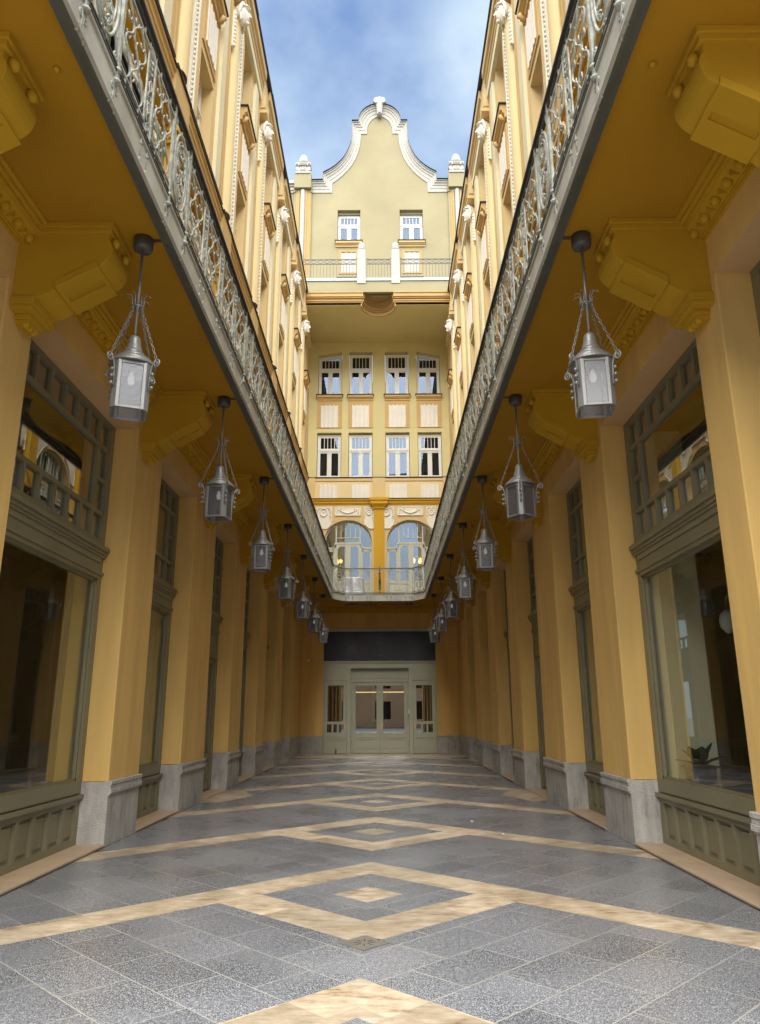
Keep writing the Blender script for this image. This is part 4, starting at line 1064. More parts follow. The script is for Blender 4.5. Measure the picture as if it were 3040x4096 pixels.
# ------------------------------------------------------------------ BALCONY IRONWORK (local x along rail, y out, z)
ZB, ZT = 6.08, 7.08
def iron_oval(hw=.28):
    m = MB(); T_ = lambda pts, r=.011, **k: m.tube(pts, r * 1.2, 5, **k)
    k = hw / .28
    cz = 6.575
    ell = lambda a, b, n=24, c=cz: [(a * math.cos(2 * math.pi * i / n), 0, c + b * math.sin(2 * math.pi * i / n)) for i in range(n)]
    T_(ell(.215 * k, .40), .012, closed=True); T_(ell(.16 * k, .33), .008, closed=True)
    for s in (-1, 1):
        for (zc, r, f) in ((6.76, .062, 1), (6.60, .068, 1), (6.44, .055, -1), (6.32, .04, -1)):
            T_([(s * abs(p[0]), p[1], p[2]) for p in spiral((.072 * k, 0, zc), r * .98, 1.6, math.pi if f > 0 else math.pi, 14, .15, f)], .008)
        T_(spiral((s * .235 * k, 0, 6.98), .04, 1.5, math.pi / 2, 12, .2, s), .009); T_(spiral((s * .235 * k, 0, 6.17), .04, 1.5, -math.pi / 2, 12, .2, -s), .009)
        T_([(s * .2 * k, 0, 7.0), (s * .245 * k, 0, 6.88), (s * .205 * k, 0, 6.70), (s * .24 * k, 0, 6.5), (s * .2 * k, 0, 6.35), (s * .245 * k, 0, 6.2)], .008)
        T_([(s * .02, 0, 6.86), (s * .11 * k, 0, 6.80), (s * .13 * k, 0, 6.68), (s * .02, 0, 6.53), (s * .11 * k, 0, 6.38), (s * .02, 0, 6.24)], .008)
    m.tube([(.05 * math.cos(t), 0, 7.0 + .035 * math.sin(t)) for t in [2 * math.pi * i / 10 for i in range(10)]], .009, 5, True)
    m.tube([(.05 * math.cos(t), 0, 6.15 + .04 * math.sin(t)) for t in [2 * math.pi * i / 10 for i in range(10)]], .009, 5, True)
    for z in (6.97, 6.88, 6.25, 6.17): m.ball((0, 0, z), .018, 5)
    return m
def iron_post():
    m = MB(); m.box(-.02, .02, -.014, .014, 5.98, ZT)
    for z in (6.10, 6.0): m.lathe([(.012, -.018), (.035, -.01), (.035, .01), (.012, .018)], (0, 0, z), 8)
    # scroll bracket lapping over the fascia
    for s in (-1, 1):
        m.tube(spiral((s * .036, -.012, 5.945), .036, 1.3, math.pi / 2, 12, .2, s), .011, 5)
        m.tube(spiral((s * .038, -.012, 5.825), .036, 1.3, -math.pi / 2, 12, .2, -s), .011, 5)
        m.tube([(s * .022, -.012, 5.98), (s * .008, -.012, 5.90), (s * .012, -.012, 5.86), (s * .062, -.012, 5.77)], .012, 5)
    return m
def iron_column():
    m = MB(); 
    for s in (-1, 1): m.box(s * .08 - .007, s * .08 + .007, -.007, .007, ZB, ZT)
    for s in (-1, 1): m.tube(spiral((0, 0, 6.965), .062, 2.0, 0 if s > 0 else math.pi, 20, .12, 1), .008, 5)
    m.tube([(0, 0, 6.90), (0, 0, 6.70)], .006, 5)
    for z in (6.86, 6.80, 6.74): m.ball((0, 0, z), .022, 5); m.tube([(-.045, 0, z), (.045, 0, z)], .008, 5)
    for c, h in ((6.58, .11), (6.36, .11), (6.19, .07)):
        for s in (-1, 1): m.tube([(0, 0, c + h), (s * .04, 0, c + h * .5), (s * .012, 0, c), (s * .04, 0, c - h * .5), (0, 0, c - h)], .008, 5)
        m.ball((0, 0, c), .016, 5)
    for s in (-1, 1):
        m.tube([(s * .08, -.008, ZB), (s * .08, -.010, 5.87)], .010, 5, r2=.006); m.ball((s * .08, -.012, 5.99), .024, 6, .7); m.ball((s * .08, -.012, 5.84), .018, 6, 1.4)
    return m
def iron_scale(w):
    m = MB(); n = 3; st = w / (n + 1)
    for x in (-w / 2 + .012, w / 2 - .012): m.box(x - .008, x + .008, -.007, .007, 6.21, 6.93)
    m.box(-w / 2 + .01, w / 2 - .01, -.009, .009, 6.93, 6.952); m.box(-w / 2 + .01, w / 2 - .01, -.009, .009, 6.195, 6.215)
    for i in range(1, n + 1):
        x0 = -w / 2 + i * st; pts = []
        for k in range(29):
            z = 6.21 + .72 * k / 28; ph = 2 * math.pi * (z - 6.21) / .42 + math.pi * i
            pts.append((x0 + st * .46 * math.sin(ph) ** 1, .0, z))
        m.tube(pts, .0105, 4)
        for k in range(4):
            z = 6.30 + .18 * k + (.09 if i % 2 else 0)
            if z < 6.9: m.tube([(x0 + st * .42, 0, z + .035), (x0 + st * .2, -.004, z - .005), (x0 - st * .05, -.006, z + .01), (x0 - st * .12, 0, z + .05)], .008, 4)
    for x in (-w * .25, w * .25): m.box(x - .007, x + .007, -.007, .007, 6.95, ZT - .05); m.box(x - .007, x + .007, -.007, .007, ZB, 6.2)
    return m
proto = {'oval_panel': iron_oval(), 'post': iron_post(), 'rosette_column': iron_column(), 'scale_panel': iron_scale(.66)}
meshes = {}
def iron(kind, parent, loc, rz, sx=1):
    if kind not in meshes:
        o = proto[kind].build(kind, 'iron', parent); meshes[kind] = o.data
    else:
        o = bpy.data.objects.new(kind, meshes[kind]); COL.objects.link(o); o.parent = parent
    o.location = loc; o.rotation_euler = (0, 0, rz); o.scale = (sx, 1, 1); return o
def rail_bars(parent, p0, p1, top='darkiron'):
    p0 = Vector((*p0, 0)); p1 = Vector((*p1, 0)); d = p1 - p0; Ln = d.length; a = math.atan2(d.y, d.x)
    def put(name, mat, fn):
        m = MB(); fn(m); o = m.build(name, mat, parent); o.location = (p0 + p1) / 2; o.rotation_euler = (0, 0, a)
    h = Ln / 2
    put('handrail', top, lambda m: (m.box(-h, h, -.035, .035, ZT, ZT + .022), m.box(-h, h, -.008, .008, ZT - .03, ZT), m.box(-h, h, -.012, .012, 7.015, 7.03)))
    put('lower_rail', 'darkiron', lambda m: (m.box(-h, h, -.011, .011, 6.12, 6.135), m.box(-h, h, -.012, .012, 6.077, 6.092)))
def balcony_side(sg):
    side = 'left' if sg < 0 else 'right'
    t = empty('balcony_railing', (0, 0, 0), f'long grey green wrought iron railing along the {side} balcony', 'railing', 'wrought iron balcony railings')
    x = sg * 1.76; rz = sg * math.pi / 2
    rail_bars(t, (x, Y0), (x, 28.22))
    ov = [2.2, 4.15, 6.09, 9.83, 13.55, 17.18, 20.76, 24.32, 27.93]
    def P(kind, y, sx=1): iron(kind, t, (x, y, 0), rz, sx)
    for y in ov:
        if y < 1.5: continue
        if y > 3: P('oval_panel', y); P('post', y - .29)
        if y > 3: P('post', y + .29)
    P('rosette_column', 3.17); P('scale_panel', 3.54, .9)
    for i in range(1, len(ov) - 1):
        a, b_ = ov[i] + .30, ov[i + 1] - .30; n = 2 if b_ - a < 2 else 4
        cw = .16; w = (b_ - a - (n - 1) * cw) / n
        for k in range(n):
            u = a + k * (w + cw) + w / 2; P('scale_panel', u, w / .66)
            if k < n - 1: P('rosette_column', u + w / 2 + cw / 2)
    return t
BL = balcony_side(-1); BR = balcony_side(1)
t = empty('balcony_railing', (0, 28.9, 0), 'short wrought iron railing across the far end between both balconies', 'railing', 'wrought iron balcony railings')
t.location = (0, 0, 0)
for sg in (-1, 1):
    rail_bars(t, (sg * 1.76, 28.22), (sg * 1.32, 28.885), 'iron')
    d = Vector((sg * 1.32 - sg * 1.76, 28.885 - 28.22)); iron('oval_panel', t, (sg * 1.54, 28.5525, 0), math.atan2(d.y, d.x) + (math.pi if sg > 0 else 0), 1.3)
    iron('post', t, (sg * 1.76, 28.22, 0), 0); iron('post', t, (sg * 1.32, 28.885, 0), 0)
rail_bars(t, (-1.32, 28.885), (1.32, 28.885), 'iron')
for x in (-1.11, -.39, .39, 1.11): iron('rosette_column', t, (x, 28.885, 0), 0)
for x in (-.75, 0, .75): iron('scale_panel', t, (x, 28.885, 0), 0, .5)

# ------------------------------------------------------------------ LANTERNS (origin at ceiling)
def make_lantern():
    t = empty('hanging_lantern', (0, 0, ZC), 'x', 'lantern', 'hanging lanterns under the balconies')
    z = lambda v: v - ZC
    m = MB(); m.lathe([(0, z(5.765)), (.05, z(5.765)), (.085, z(5.775)), (.092, z(5.80)), (.092, z(5.895)), (0, z(5.897))], (0, 0, 0), 24); m.build('canopy', 'lampdark', t)
    m = MB(); m.tube([(0, 0, z(5.78)), (0, 0, z(4.85))], .0135, 10); m.build('rod', 'lampmetal', t)
    m = MB(); m.lathe([(.022, 0), (.022, .05)], (0, 0, z(5.14)), 10); m.tube([(.055 * math.cos(a), .055 * math.sin(a), z(5.165)) for a in [2 * math.pi * i / 12 for i in range(12)]], .008, 5, True)
    for k in range(4):
        a = math.pi / 4 + k * math.pi / 2
        for da, hh in ((-.28, .0), (.28, .012)):
            c, s_ = math.cos(a + da), math.sin(a + da)
            m.tube([(.03 * c, .03 * s_, z(5.15)), (.055 * c, .055 * s_, z(5.17)), (.06 * c, .06 * s_, z(5.20)), (.055 * c, .055 * s_, z(5.235 + hh)), (.07 * c, .07 * s_, z(5.262 + hh)), (.10 * c, .10 * s_, z(5.262 + hh)), (.125 * c, .125 * s_, z(5.24 + hh))], .007, 5, r2=.003)
        c, s_ = math.cos(a), math.sin(a); m.tube([(.05 * c, .05 * s_, z(5.165)), (.065 * c, .065 * s_, z(5.135)), (.06 * c, .06 * s_, z(5.115))], .006, 5)
    m.build('crown_of_hooks', 'lampmetal', t)
    m = MB()
    m.lathe(smooth=False, n=40, c=(0, 0, 0), prof=[(.0, z(4.872)), (.026, z(4.87)), (.045, z(4.855)), (.055, z(4.83)), (.062, z(4.77)), (.078, z(4.72)), (.092, z(4.70)), (.092, z(4.682)), (.10, z(4.677)), (.130, z(4.655)), (.133, z(4.64)), (.150, z(4.632)), (.178, z(4.608)), (.180, z(4.594)), (.198, z(4.588)), (.206, z(4.572)), (.206, z(4.556)), (.0, z(4.554))])
    m.build('roof', 'lampmetal', t)
    H, Cc = .160, .040; zb, zt = z(4.10), z(4.553)
    f = MB(); sh = [(H, -H + Cc), (H, H - Cc), (H - Cc, H), (-H + Cc, H), (-H, H - Cc), (-H, -H + Cc), (-H + Cc, -H), (H - Cc, -H)]
    inn = .018
    # chamfered corner posts
    for q in range(4):
        a = q * math.pi / 2; ca, sa = math.cos(a), math.sin(a); rot = lambda p: (p[0] * ca - p[1] * sa, p[0] * sa + p[1] * ca)
        P = [(H, H - Cc - .03), (H, H - Cc), (H - Cc, H), (H - Cc - .03, H), (H - Cc - .03, H - inn), (H - Cc - .006, H - inn), (H - inn, H - Cc - .006), (H - inn, H - Cc - .03)]
        f.prism([rot(p) for p in P], zb, zt, 'z')
        for z0, z1 in ((zb, zb + .022), (zb + .085, zb + .085) , (zt - .03, zt)):
            if z1 > z0: f.prism([rot(p) for p in [(H + .001, -(H - Cc - .03)), (H + .001, H - Cc - .03), (H - inn, H - Cc - .03), (H - inn, -(H - Cc - .03))]], z0, z1, 'z')
    f.build('lantern_frame', 'lampmetal', t, bevel=.003)
    for q in range(4):
        a = q * math.pi / 2; ca, sa = math.cos(a), math.sin(a)
        g_ = MB(); w_ = H - Cc - .032
        P = [(H - .008, -w_), (H - .008, w_), (H - .012, w_), (H - .012, -w_)]
        g_.prism([(p[0] * ca - p[1] * sa, p[0] * sa + p[1] * ca) for p in P], zb + .024, zt - .032, 'z'); g_.build('glass_pane', 'lampglass', t)
    m = MB(); m.lathe([(.0, z(4.38)), (.022, z(4.39)), (.033, z(4.42)), (.03, z(4.45)), (.016, z(4.48)), (.015, z(4.50)), (0, z(4.50))], (0, 0, 0), 14); m.build('bulb', 'bulb', t)
    m = MB(); m.lathe([(.03, z(4.50)), (.035, z(4.53)), (.02, z(4.553))], (0, 0, 0), 12); m.build('socket', 'lampdark', t)
    for q in range(4):
        a = math.pi / 4 + q * math.pi / 2; ca, sa = math.cos(a), math.sin(a); rr = (H - Cc / 2) * 1.414 + .006
        rot = lambda p: (p[0] * ca - p[1] * sa, p[0] * sa + p[1] * ca, p[2])
        m = MB()
        pts = [(rr, 0, z(4.29)), (rr + .010, 0, z(4.40)), (rr + .014, 0, z(4.48)), (rr + .035, 0, z(4.545)), (rr + .068, 0, z(4.58))]
        m.tube([rot(p) for p in pts], .009, 5)
        sp = [(rr + .070 + .040 * (1 - i / 16 * .85) * math.cos(-math.pi * .9 * 0 + math.pi / 2 - 3.6 * math.pi * i / 16 * .8), 0, z(4.54) + .040 * (1 - i / 16 * .85) * math.sin(math.pi / 2 - 3.6 * math.pi * i / 16 * .8)) for i in range(17)]
        m.tube([rot(p) for p in sp], .009, 5)
        for zz in (4.31, 4.375, 4.44):
            m.tube([rot((rr - .01, 0, z(zz))), rot((rr + .035, 0, z(zz)))], .007, 5); m.ball(rot((rr + .035, 0, z(zz))), .018, 6)
        m.build('scroll_bracket', 'lampmetal', t)
        # chain
        m = MB(); A = Vector(rot((.058, 0, z(5.115)))); B = Vector(rot((rr + .065, 0, z(4.585)))); n = 13; d = (B - A) / n; dn = d.normalized()
        s1 = dn.orthogonal().normalized(); s2 = dn.cross(s1)
        for k in range(n):
            c = A + d * (k + .5); w1 = s1 if k % 2 else s2; hl = d.length * .62; hw = .0095
            m.tube([c + dn * hl, c + dn * hl * .6 + w1 * hw, c - dn * hl * .6 + w1 * hw, c - dn * hl, c - dn * hl * .6 - w1 * hw, c + dn * hl * .6 - w1 * hw], .0036, 4, True)
        m.build('chain', 'lampmetal', t)
    return t
lan = make_lantern()
ordn = ['nearest', 'second', 'third', 'fourth', 'fifth', 'sixth', 'farthest']
rots = {-1: [22, -9, 4, -12, -6, -14, 4], 1: [-8, 34, -4, -6, 12, 4, -20]}
first = True
for sg in (-1, 1):
    for i, y in enumerate(LY):
        o = lan if first else copy_tree(lan); first = False
        o.location = (sg * 2.085, y, ZC); o.rotation_euler = (0, 0, R(rots[sg][i]))
        side = 'left' if sg < 0 else 'right'
        o['label'] = (f'{ordn[i]} grey metal hanging lantern of the {side} row' + (' counted from the front' if 0 < i < 6 else ', largest in view' if i == 0 else ' before the end doors'))
        c = MB(); c.tube([(sg * 1.99, y, 5.885), (sg * 1.90, y, 5.885), (sg * 1.86, y + .02, 5.83), (sg * 1.80, y + .06, 5.80)], .007, 5)
        c.tube([(sg * 1.99, y + .03, 5.887), (sg * 1.90, y + .03, 5.887)], .006, 5)
        w = c.build('power_cable', 'lampdark'); tag(w, f'thin dark cable from the {ordn[i]} lantern on the {side} to the balcony edge', 'cable', 'lantern power cables')
# ------------------------------------------------------------------ SMALL THINGS
m = MB(); m.box(-2.325, 2.325, YE - .045, YE - .002, 3.69, 4.895); sb = m.build('sign_board', 'sign', bevel=.003)
tag(sb, 'blank black panel board mounted above the sage double doors', 'sign board')
m = MB(); m.box(-.003, .003, YE - .047, YE - .044, 3.69, 4.895)
m.build('board_joint', 'black', sb)
m = MB()
for z in (3.9, 4.15, 4.4, 4.65):
    for x in (-.05, .05): m.ball((x, YE - .047, z), .009, 5)
for k in range(11): m.ball((-2.2 + .44 * k, YE - .047, 3.72), .008, 5)
m.build('screws', 'whiteplastic', sb)
for sg in (-1, 1):
    a, c = (-1.32, -.08) if sg < 0 else (.10, 1.34)
    t = empty('infrared_heater', ((a + c) / 2, 29.25, 5.74), f'slim black heater bar under the far balcony, on the {"left" if sg < 0 else "right"} of the pair', 'heater', 'black heater bars under the far balcony')
    h = (c - a) / 2; m = MB(); m.prism([(-.05, 0), (.05, 0), (.035, -.055), (-.035, -.055)], -h, h, 'x'); m.build('housing', 'black', t, bevel=.005)
    m = MB()
    for x in (-h * .6, h * .6): m.box(x - .012, x + .012, -.012, .012, 0, .16)
    m.build('mount', 'black', t)
    m = MB(); m.tube([(-sg * h, 0, -.02), (-sg * (h + .05), 0, .0), (-sg * (h + .06), 0, .10), (-sg * (h + .03), 0, .16)], .008, 5); m.build('cable', 'black', t)
# drain cover
t = empty('drain_cover', (.045, 5.675, 0), 'square brushed steel drain cover set diagonally in the near floor', 'drain cover')
m = MB(); m.prism([(0, -.175), (.175, 0), (0, .175), (-.175, 0)], .001, .006, 'z'); m.build('plate', surf('brushed_steel', (.36, .34, .31), .35, .12, 6, .05, 200, metal=.7), t)
m = MB()
for k in range(8):
    a = k * math.pi / 4; c, s_ = math.cos(a), math.sin(a)
    m.prism([(.03 * c - .004 * s_, .03 * s_ + .004 * c), (.03 * c + .004 * s_, .03 * s_ - .004 * c), (.075 * c + .004 * s_, .075 * s_ - .004 * c), (.075 * c - .004 * s_, .075 * s_ + .004 * c)], .006, .0068, 'z')
m.prism([(.10 + .012 * math.cos(a), .06 + .012 * math.sin(a)) for a in [2 * math.pi * i / 8 for i in range(8)]], .006, .0068, 'z')
m.build('slots', 'black', t)
# security camera, intercom, can, paper
t = empty('security_camera', (-2.98, YE, 3.74), 'small white security camera on the ochre wall left of the black board', 'camera')
m = MB(); m.lathe([(0, -.06), (.045, -.06), (.05, 0), (0, .002)], (0, -.05, 0), 12); m.box(-.02, .02, -.05, -.002, -.03, .03); m.build('mount', 'whiteplastic', t)
m = MB(); m.tube([(0, -.06, -.02), (.14, -.16, -.05)], .035, 10); m.build('housing', 'whiteplastic', t, bevel=.003)
m = MB(); m.tube([(.14, -.16, -.05), (.155, -.17, -.053)], .03, 10); m.build('lens', 'black', t)
m = MB(); m.box(1.17, 1.21, YE - .03, YE - .0, 1.55, 1.72); tag(m.build('door_intercom', 'whiteplastic', bevel=.004), 'tiny white intercom box on the frame right of the double doors', 'intercom')
m = MB(); m.lathe([(0, 0), (.028, 0), (.03, .01), (.03, .15), (.024, .16), (0, .16)], (-1.78, YE - .10, .004), 12); c_ = tag(m.build('drink_can', 'black'), 'small dark can standing at the foot of the left side door', 'can')
m = MB(); m.lathe([(.031, .03), (.031, .10)], (-1.78, YE - .10, .004), 12); m.build('can_band', 'red', c_)
for i, (x, y, lb) in enumerate(((1.72, 10.4, 'small white paper scrap on the floor right of the middle'), (-.95, 25.5, 'tiny white paper scrap on the far floor left of the middle'), (.9, 24.3, 'tiny white paper scrap on the far floor right of the middle'), (1.45, 11.6, 'thin crumpled white scrap by the right plinths'))):
    m = MB(); s_ = .022; m.add([(x - s_, y - .02, .004), (x + s_, y - .03, .012), (x + s_ * .8, y + .03, .006), (x - s_ * .7, y + .03, .02), (x, y, .028)], [(0, 1, 4), (1, 2, 4), (2, 3, 4), (3, 0, 4), (3, 2, 1, 0)])
    tag(m.build('paper_scrap', 'paper'), lb, 'litter', 'paper scraps on the floor')
# lit pendants inside the arched windows and the led strip behind the doors
for i, (x, z, lb) in enumerate(((-2.0, 8.25, 'lit warm glass chandelier behind the left arched window, upper one'), (-1.75, 7.25, 'lit warm glass chandelier low behind the left arched window'), (1.75, 8.25, 'lit warm glass chandelier behind the right arched window'))):
    t = empty('chandelier', (x, 33.0, z), lb, 'lamp', 'lit chandeliers behind the arched windows')
    m = MB(); m.tube([(0, 0, .1), (0, 0, 1.4)], .015, 6)
    for k in range(5): a = 2 * math.pi * k / 5; m.tube([(0, 0, .15), (.15 * math.cos(a), .15 * math.sin(a), .2), (.26 * math.cos(a), .26 * math.sin(a), .05)], .012, 5)
    m.build('stem', 'brass', t)
    for k in range(5):
        a = 2 * math.pi * k / 5; m = MB(); m.lathe([(.03, .05), (.075, .0), (.08, -.06), (.04, -.12), (0, -.13)], (.26 * math.cos(a), .26 * math.sin(a), 0), 10); m.build('lamp_shade', 'warmlamp', t)
m = MB(); m.box(-1.6, 1.9, 34.2, 34.24, 2.48, 2.51); tag(m.build('led_strip', 'ledstrip'), 'warm glowing light strip inside behind the double doors', 'light strip')
# plants inside the right hand shop
def plant(x, y, lab):
    t = empty('potted_plant', (x, y, .0), lab, 'potted plant', 'dark potted plants behind the right shop windows')
    m = MB(); m.box(-.15, .15, -.15, .15, .0, .72); m.build('stand', 'pot', t, bevel=.01)
    m = MB(); m.lathe([(.10, 0), (.16, .02), (.17, .19), (.15, .20), (.14, .15), (0, .15)], (0, 0, .72), 16); m.build('pot', 'pot', t)
    m = MB(); r_ = random.Random(3)
    for k in range(17):
        a = r_.uniform(0, 6.28); el = r_.uniform(.15, 1.3); ln = r_.uniform(.22, .42); w_ = r_.uniform(.05, .09); c, s_ = math.cos(a), math.sin(a); vs = []
        for q in range(6):
            tt = q / 5; rr = ln * tt * math.cos(el) + .05 * tt; zz = .90 + ln * math.sin(el) * tt - .25 * ln * tt * tt; ww = w_ * math.sin(math.pi * (.08 + .9 * tt))
            vs += [(rr * c - ww * s_, rr * s_ + ww * c, zz), (rr * c, rr * s_, zz - .012), (rr * c + ww * s_, rr * s_ - ww * c, zz)]
        m.add(vs, [(3 * q, 3 * q + 1, 3 * q + 4, 3 * q + 3) for q in range(5)] + [(3 * q + 1, 3 * q + 2, 3 * q + 5, 3 * q + 4) for q in range(5)], True)
    m.build('leaves', 'leaf', t, recalc=False)
plant(3.88, 9.2, 'dark leafy potted plant behind the nearest big window on the right')
plant(3.95, 13.6, 'dark leafy potted plant behind the second window on the right')
t = empty('globe_pendant', (4.40, 9.0, 2.55), 'unlit pendant with two ribbed glass globes inside the nearest right shop', 'lamp')
m = MB(); m.tube([(0, 0, .25), (0, 0, 2.7)], .012, 6)
for sy in (-1, 1): m.tube([(0, 0, .25), (0, sy * .06, .36), (0, sy * .15, .33), (0, sy * .17, .18)], .011, 6)
m.build('arm', 'brass', t)
for sy in (-1, 1): m = MB(); m.lathe([(.03, .18), (.085, .13), (.105, .05), (.09, -.03), (.04, -.09), (0, -.11)], (0, sy * .17, 0), 12); m.build('lamp_shade', 'whiteplastic', t)
# furniture on the left balcony
def chair(x, y, rz, lab):
    t = empty('rattan_chair', (x, y, 6.06), lab, 'chair', 'rattan chairs on the left balcony', rz)
    m = MB()
    for s in (-1, 1):
        m.tube([(s * .25, -.25, 0), (s * .27, -.25, .42), (s * .27, -.2, .62), (s * .27, .12, .66), (s * .24, .24, .9)], .022, 7)
        m.tube([(s * .25, .25, 0), (s * .25, .24, .5), (s * .24, .24, .9)], .022, 7)
    m.tube([(-.24, .24, .9), (-.12, .26, .98), (.12, .26, .98), (.24, .24, .9)], .024, 7); m.build('frame', 'rattan', t)
    m = MB(); m.box(-.25, .25, -.25, .25, .41, .45); m.build('seat', 'black', t, bevel=.01)
    m = MB()
    for k in range(9): xx = -.2 + .05 * k; m.tube([(xx, .23, .45), (xx, .26, .94)], .009, 5)
    m.build('backrest', 'black', t)
chair(-2.10, 4.55, R(100), 'olive rattan chair against the left balcony railing, nearest the viewer'); chair(-2.12, 5.15, R(75), 'olive rattan chair against the left balcony railing, middle one'); chair(-2.12, 5.8, R(110), 'olive rattan chair against the left balcony railing, farthest one')
t = empty('storage_crate', (-1.98, 4.85, 6.06), 'black storage crate between the rattan chairs on the left balcony', 'crate')
m = MB(); m.box(-.14, .14, -.30, .30, .0, .42)
for k in range(5): m.box(-.155, .155, -.31, .31, .03 + .08 * k, .055 + .08 * k)
m.build('body', 'black', t); m = MB(); m.box(-.16, .16, -.32, .32, .42, .45); m.build('lid', 'black', t, bevel=.006)
for sg in (-1, 1):
    m = MB(); m.lathe([(.022, 0), (.026, -.012), (.014, -.03), (0, -.034)], (sg * 2.09, 4.22, ZC), 12); tag(m.build('ceiling_hook', 'bracket'), f'tiny painted hook boss in the near {"left" if sg < 0 else "right"} ceiling', 'hook')
# wrapped table and closed parasol on the far balcony
t = empty('wrapped_table', (-1.05, 29.6, 6.06), 'table wrapped in clear plastic on the far balcony left of the pilaster', 'table')
m = MB(); m.box(-.42, .42, -.3, .3, .70, .74)
for sx in (-1, 1):
    for sy in (-1, 1): m.box(sx * .36 - .02, sx * .36 + .02, sy * .25 - .02, sy * .25 + .02, 0, .7)
m.build('table_frame', 'whiteplastic', t)
m = MB(); vs = []; NN = 36
for r_, z_ in ((1.0, .745), (1.04, .7), (1.0, .45), (1.08, .15), (1.25, .0)):
    for k in range(NN):
        a = 2 * math.pi * k / NN; w_ = 1 + (.06 * math.sin(5 * a + z_ * 6) if z_ < .7 else 0); c, s_ = math.cos(a), math.sin(a)
        f_ = max(abs(c), abs(s_)) ** -.7; vs.append((.44 * c * f_ * r_ * w_, .32 * s_ * f_ * r_ * w_, z_ + .01))
m.add(vs, [(i * NN + k, i * NN + (k + 1) % NN, (i + 1) * NN + (k + 1) % NN, (i + 1) * NN + k) for i in range(4) for k in range(NN)] + [tuple(range(NN))], True)
m.build('plastic_cover', 'plasticwrap', t)
t = empty('closed_parasol', (.02, 30.6, 6.06), 'closed dark parasol leaning by the golden pilaster on the far balcony', 'parasol')
m = MB(); m.lathe([(0, .0), (.2, .0), (.2, .04), (.03, .06), (0, .06)], (0, 0, 0), 14); m.build('base', 'black', t)
m = MB(); m.tube([(0, 0, .05), (0, 0, 1.45)], .018, 8); m.build('pole', 'black', t)
m = MB(); m.lathe([(.03, .45), (.05, .48), (.05, .8), (.035, 1.2), (.012, 1.42)], (0, 0, 0), 9, smooth=False); m.build('canopy', 'parasol', t)

# ------------------------------------------------------------------ street behind the viewer (seen in reflections)
sbd = empty('street_building', (0, -34, 0), 'beige street building opposite the passage mouth, seen only mirrored in glass', 'building')
m = MB(); ops = []
for k in range(9):
    for z in (1.0, 4.8, 8.2): ops.append((-21 + k * 5, -19 + k * 5, z, z + 2.2))
holed_wall(m, -26, 26, 0, 11.2, ops, -.5, 0); m.build('wall', 'street', sbd, lambda u, w, z: (u, w, z))
m = MB(); m.box(-25.9, 25.9, -1.2, -.5, 0, 11.1); m.build('window_glazing', 'roomdark', sbd)
m = MB(); m.prism([(-10, 11.2), (0.5, 11.2), (-5, 14)], -26, 26, 'x'); m.build('roof', 'tile', sbd)

# ------------------------------------------------------------------ world, sun, camera
w = bpy.data.worlds.new('World'); S.world = w; w.use_nodes = True; t = w.node_tree; t.nodes.clear()
SUN_EL, SUN_AZ = R(58), R(184)      # high, behind the viewer
out = t.nodes.new('ShaderNodeOutputWorld'); bg = t.nodes.new('ShaderNodeBackground'); bg.inputs['Strength'].default_value = .10
sky = t.nodes.new('ShaderNodeTexSky'); sky.sky_type = 'NISHITA'; sky.sun_disc = False; sky.sun_elevation = SUN_EL; sky.sun_rotation = SUN_AZ; sky.air_density = 1.0; sky.dust_density = .6; sky.ozone_density = 1.5
tc = t.nodes.new('ShaderNodeTexCoord')
mp = t.nodes.new('ShaderNodeMapping'); mp.inputs['Scale'].default_value = (1.0, 1.0, 1.4); mp.inputs['Location'].default_value = (3.1, .4, .2)
L(t, tc.outputs['Generated'], mp.inputs[0])
n1 = noise(t, 2.1, 6, mp.outputs[0], .52)
rp = ramp(t, n1.outputs[0], [(.42, (0, 0, 0)), (.62, (1, 1, 1))])
mx = t.nodes.new('ShaderNodeMix'); mx.data_type = 'RGBA'; sz = t.nodes.new('ShaderNodeSeparateXYZ'); L(t, tc.outputs['Generated'], sz.inputs[0])
hz = t.nodes.new('ShaderNodeMath'); hz.operation = 'MULTIPLY_ADD'; hz.inputs[1].default_value = -1.7; hz.inputs[2].default_value = .95; hz.use_clamp = True; L(t, sz.outputs[2], hz.inputs[0])
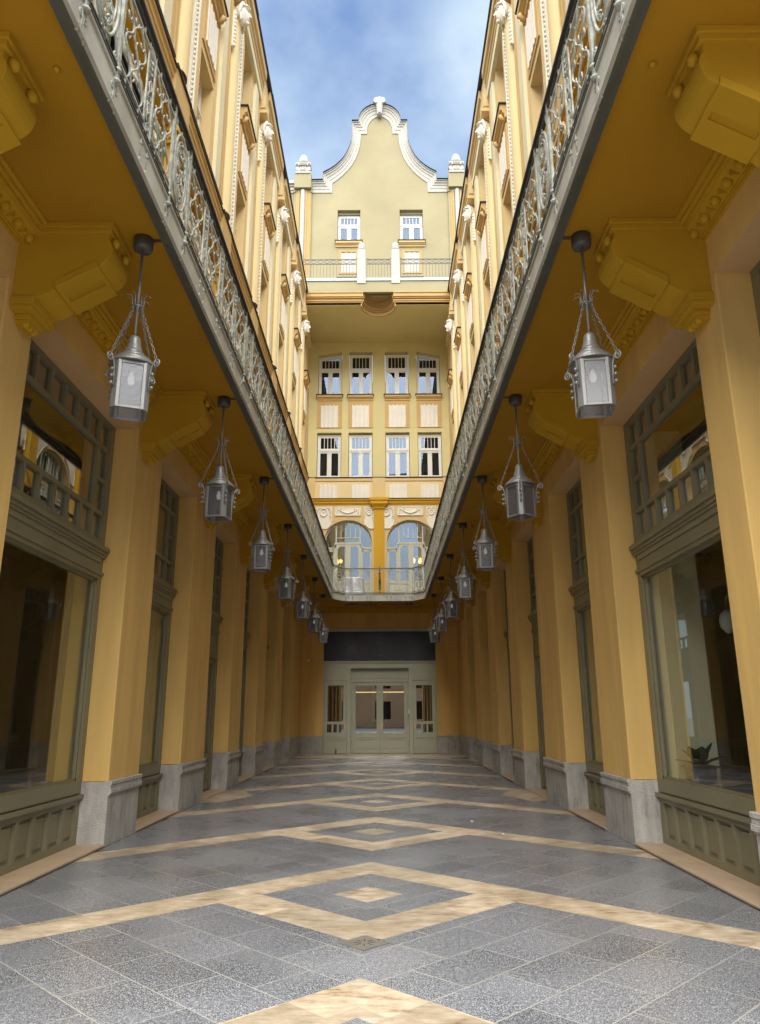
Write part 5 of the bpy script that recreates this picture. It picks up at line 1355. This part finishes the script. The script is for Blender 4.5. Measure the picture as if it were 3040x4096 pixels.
ha = t.nodes.new('ShaderNodeMath'); ha.operation = 'ADD'; ha.use_clamp = True; L(t, hz.outputs[0], ha.inputs[0]); L(t, rp.outputs[0], ha.inputs[1])
L(t, ha.outputs[0], mx.inputs[0]); L(t, sky.outputs[0], mx.inputs[6]); mx.inputs[7].default_value = (2.75, 3.35, 3.9, 1)
L(t, mx.outputs[2], bg.inputs[0]); L(t, bg.outputs[0], out.inputs[0])
ld = bpy.data.lights.new('sun', 'SUN'); ld.energy = 3.6; ld.angle = R(80); ld.color = (1, .96, .88)
so = bpy.data.objects.new('sun', ld); COL.objects.link(so)
# direction towards the sun for NISHITA: rotation measured from +Y clockwise
sd = Vector((math.sin(SUN_AZ) * math.cos(SUN_EL), math.cos(SUN_AZ) * math.cos(SUN_EL), math.sin(SUN_EL)))
so.rotation_euler = sd.to_track_quat('Z', 'Y').to_euler()

cd = bpy.data.cameras.new('camera'); cam = bpy.data.objects.new('camera', cd); COL.objects.link(cam); S.camera = cam
cd.sensor_fit = 'VERTICAL'; cd.sensor_height = 24; cd.lens = 24 * 2980 / 4096; cd.clip_start = .05; cd.clip_end = 1000
pitch, yaw, roll = R(15.26), R(.271), R(.233)
fwd = Vector((-math.sin(yaw) * math.cos(pitch), math.cos(yaw) * math.cos(pitch), math.sin(pitch)))
right = Vector((math.cos(yaw), math.sin(yaw), 0)); up = right.cross(fwd)
r2 = right * math.cos(roll) - up * math.sin(roll) * -1 * -1; u2 = right * math.sin(roll) + up * math.cos(roll)
Mx = Matrix((r2, u2, -fwd)).transposed().to_4x4(); Mx.translation = Vector((.19, 0, 1.5)); cam.matrix_world = Mx

S.view_settings.view_transform = 'Standard'; S.view_settings.look = 'None'; S.view_settings.gamma = 1; S.view_settings.exposure = 1.5
S.render.engine = 'CYCLES'; c = S.cycles
c.max_bounces = 10; c.diffuse_bounces = 6; c.glossy_bounces = 4; c.transmission_bounces = 6; c.transparent_max_bounces = 10
c.use_denoising = True; c.sample_clamp_indirect = 8
try: c.denoiser = 'OPENIMAGEDENOISE'
except Exception: pass
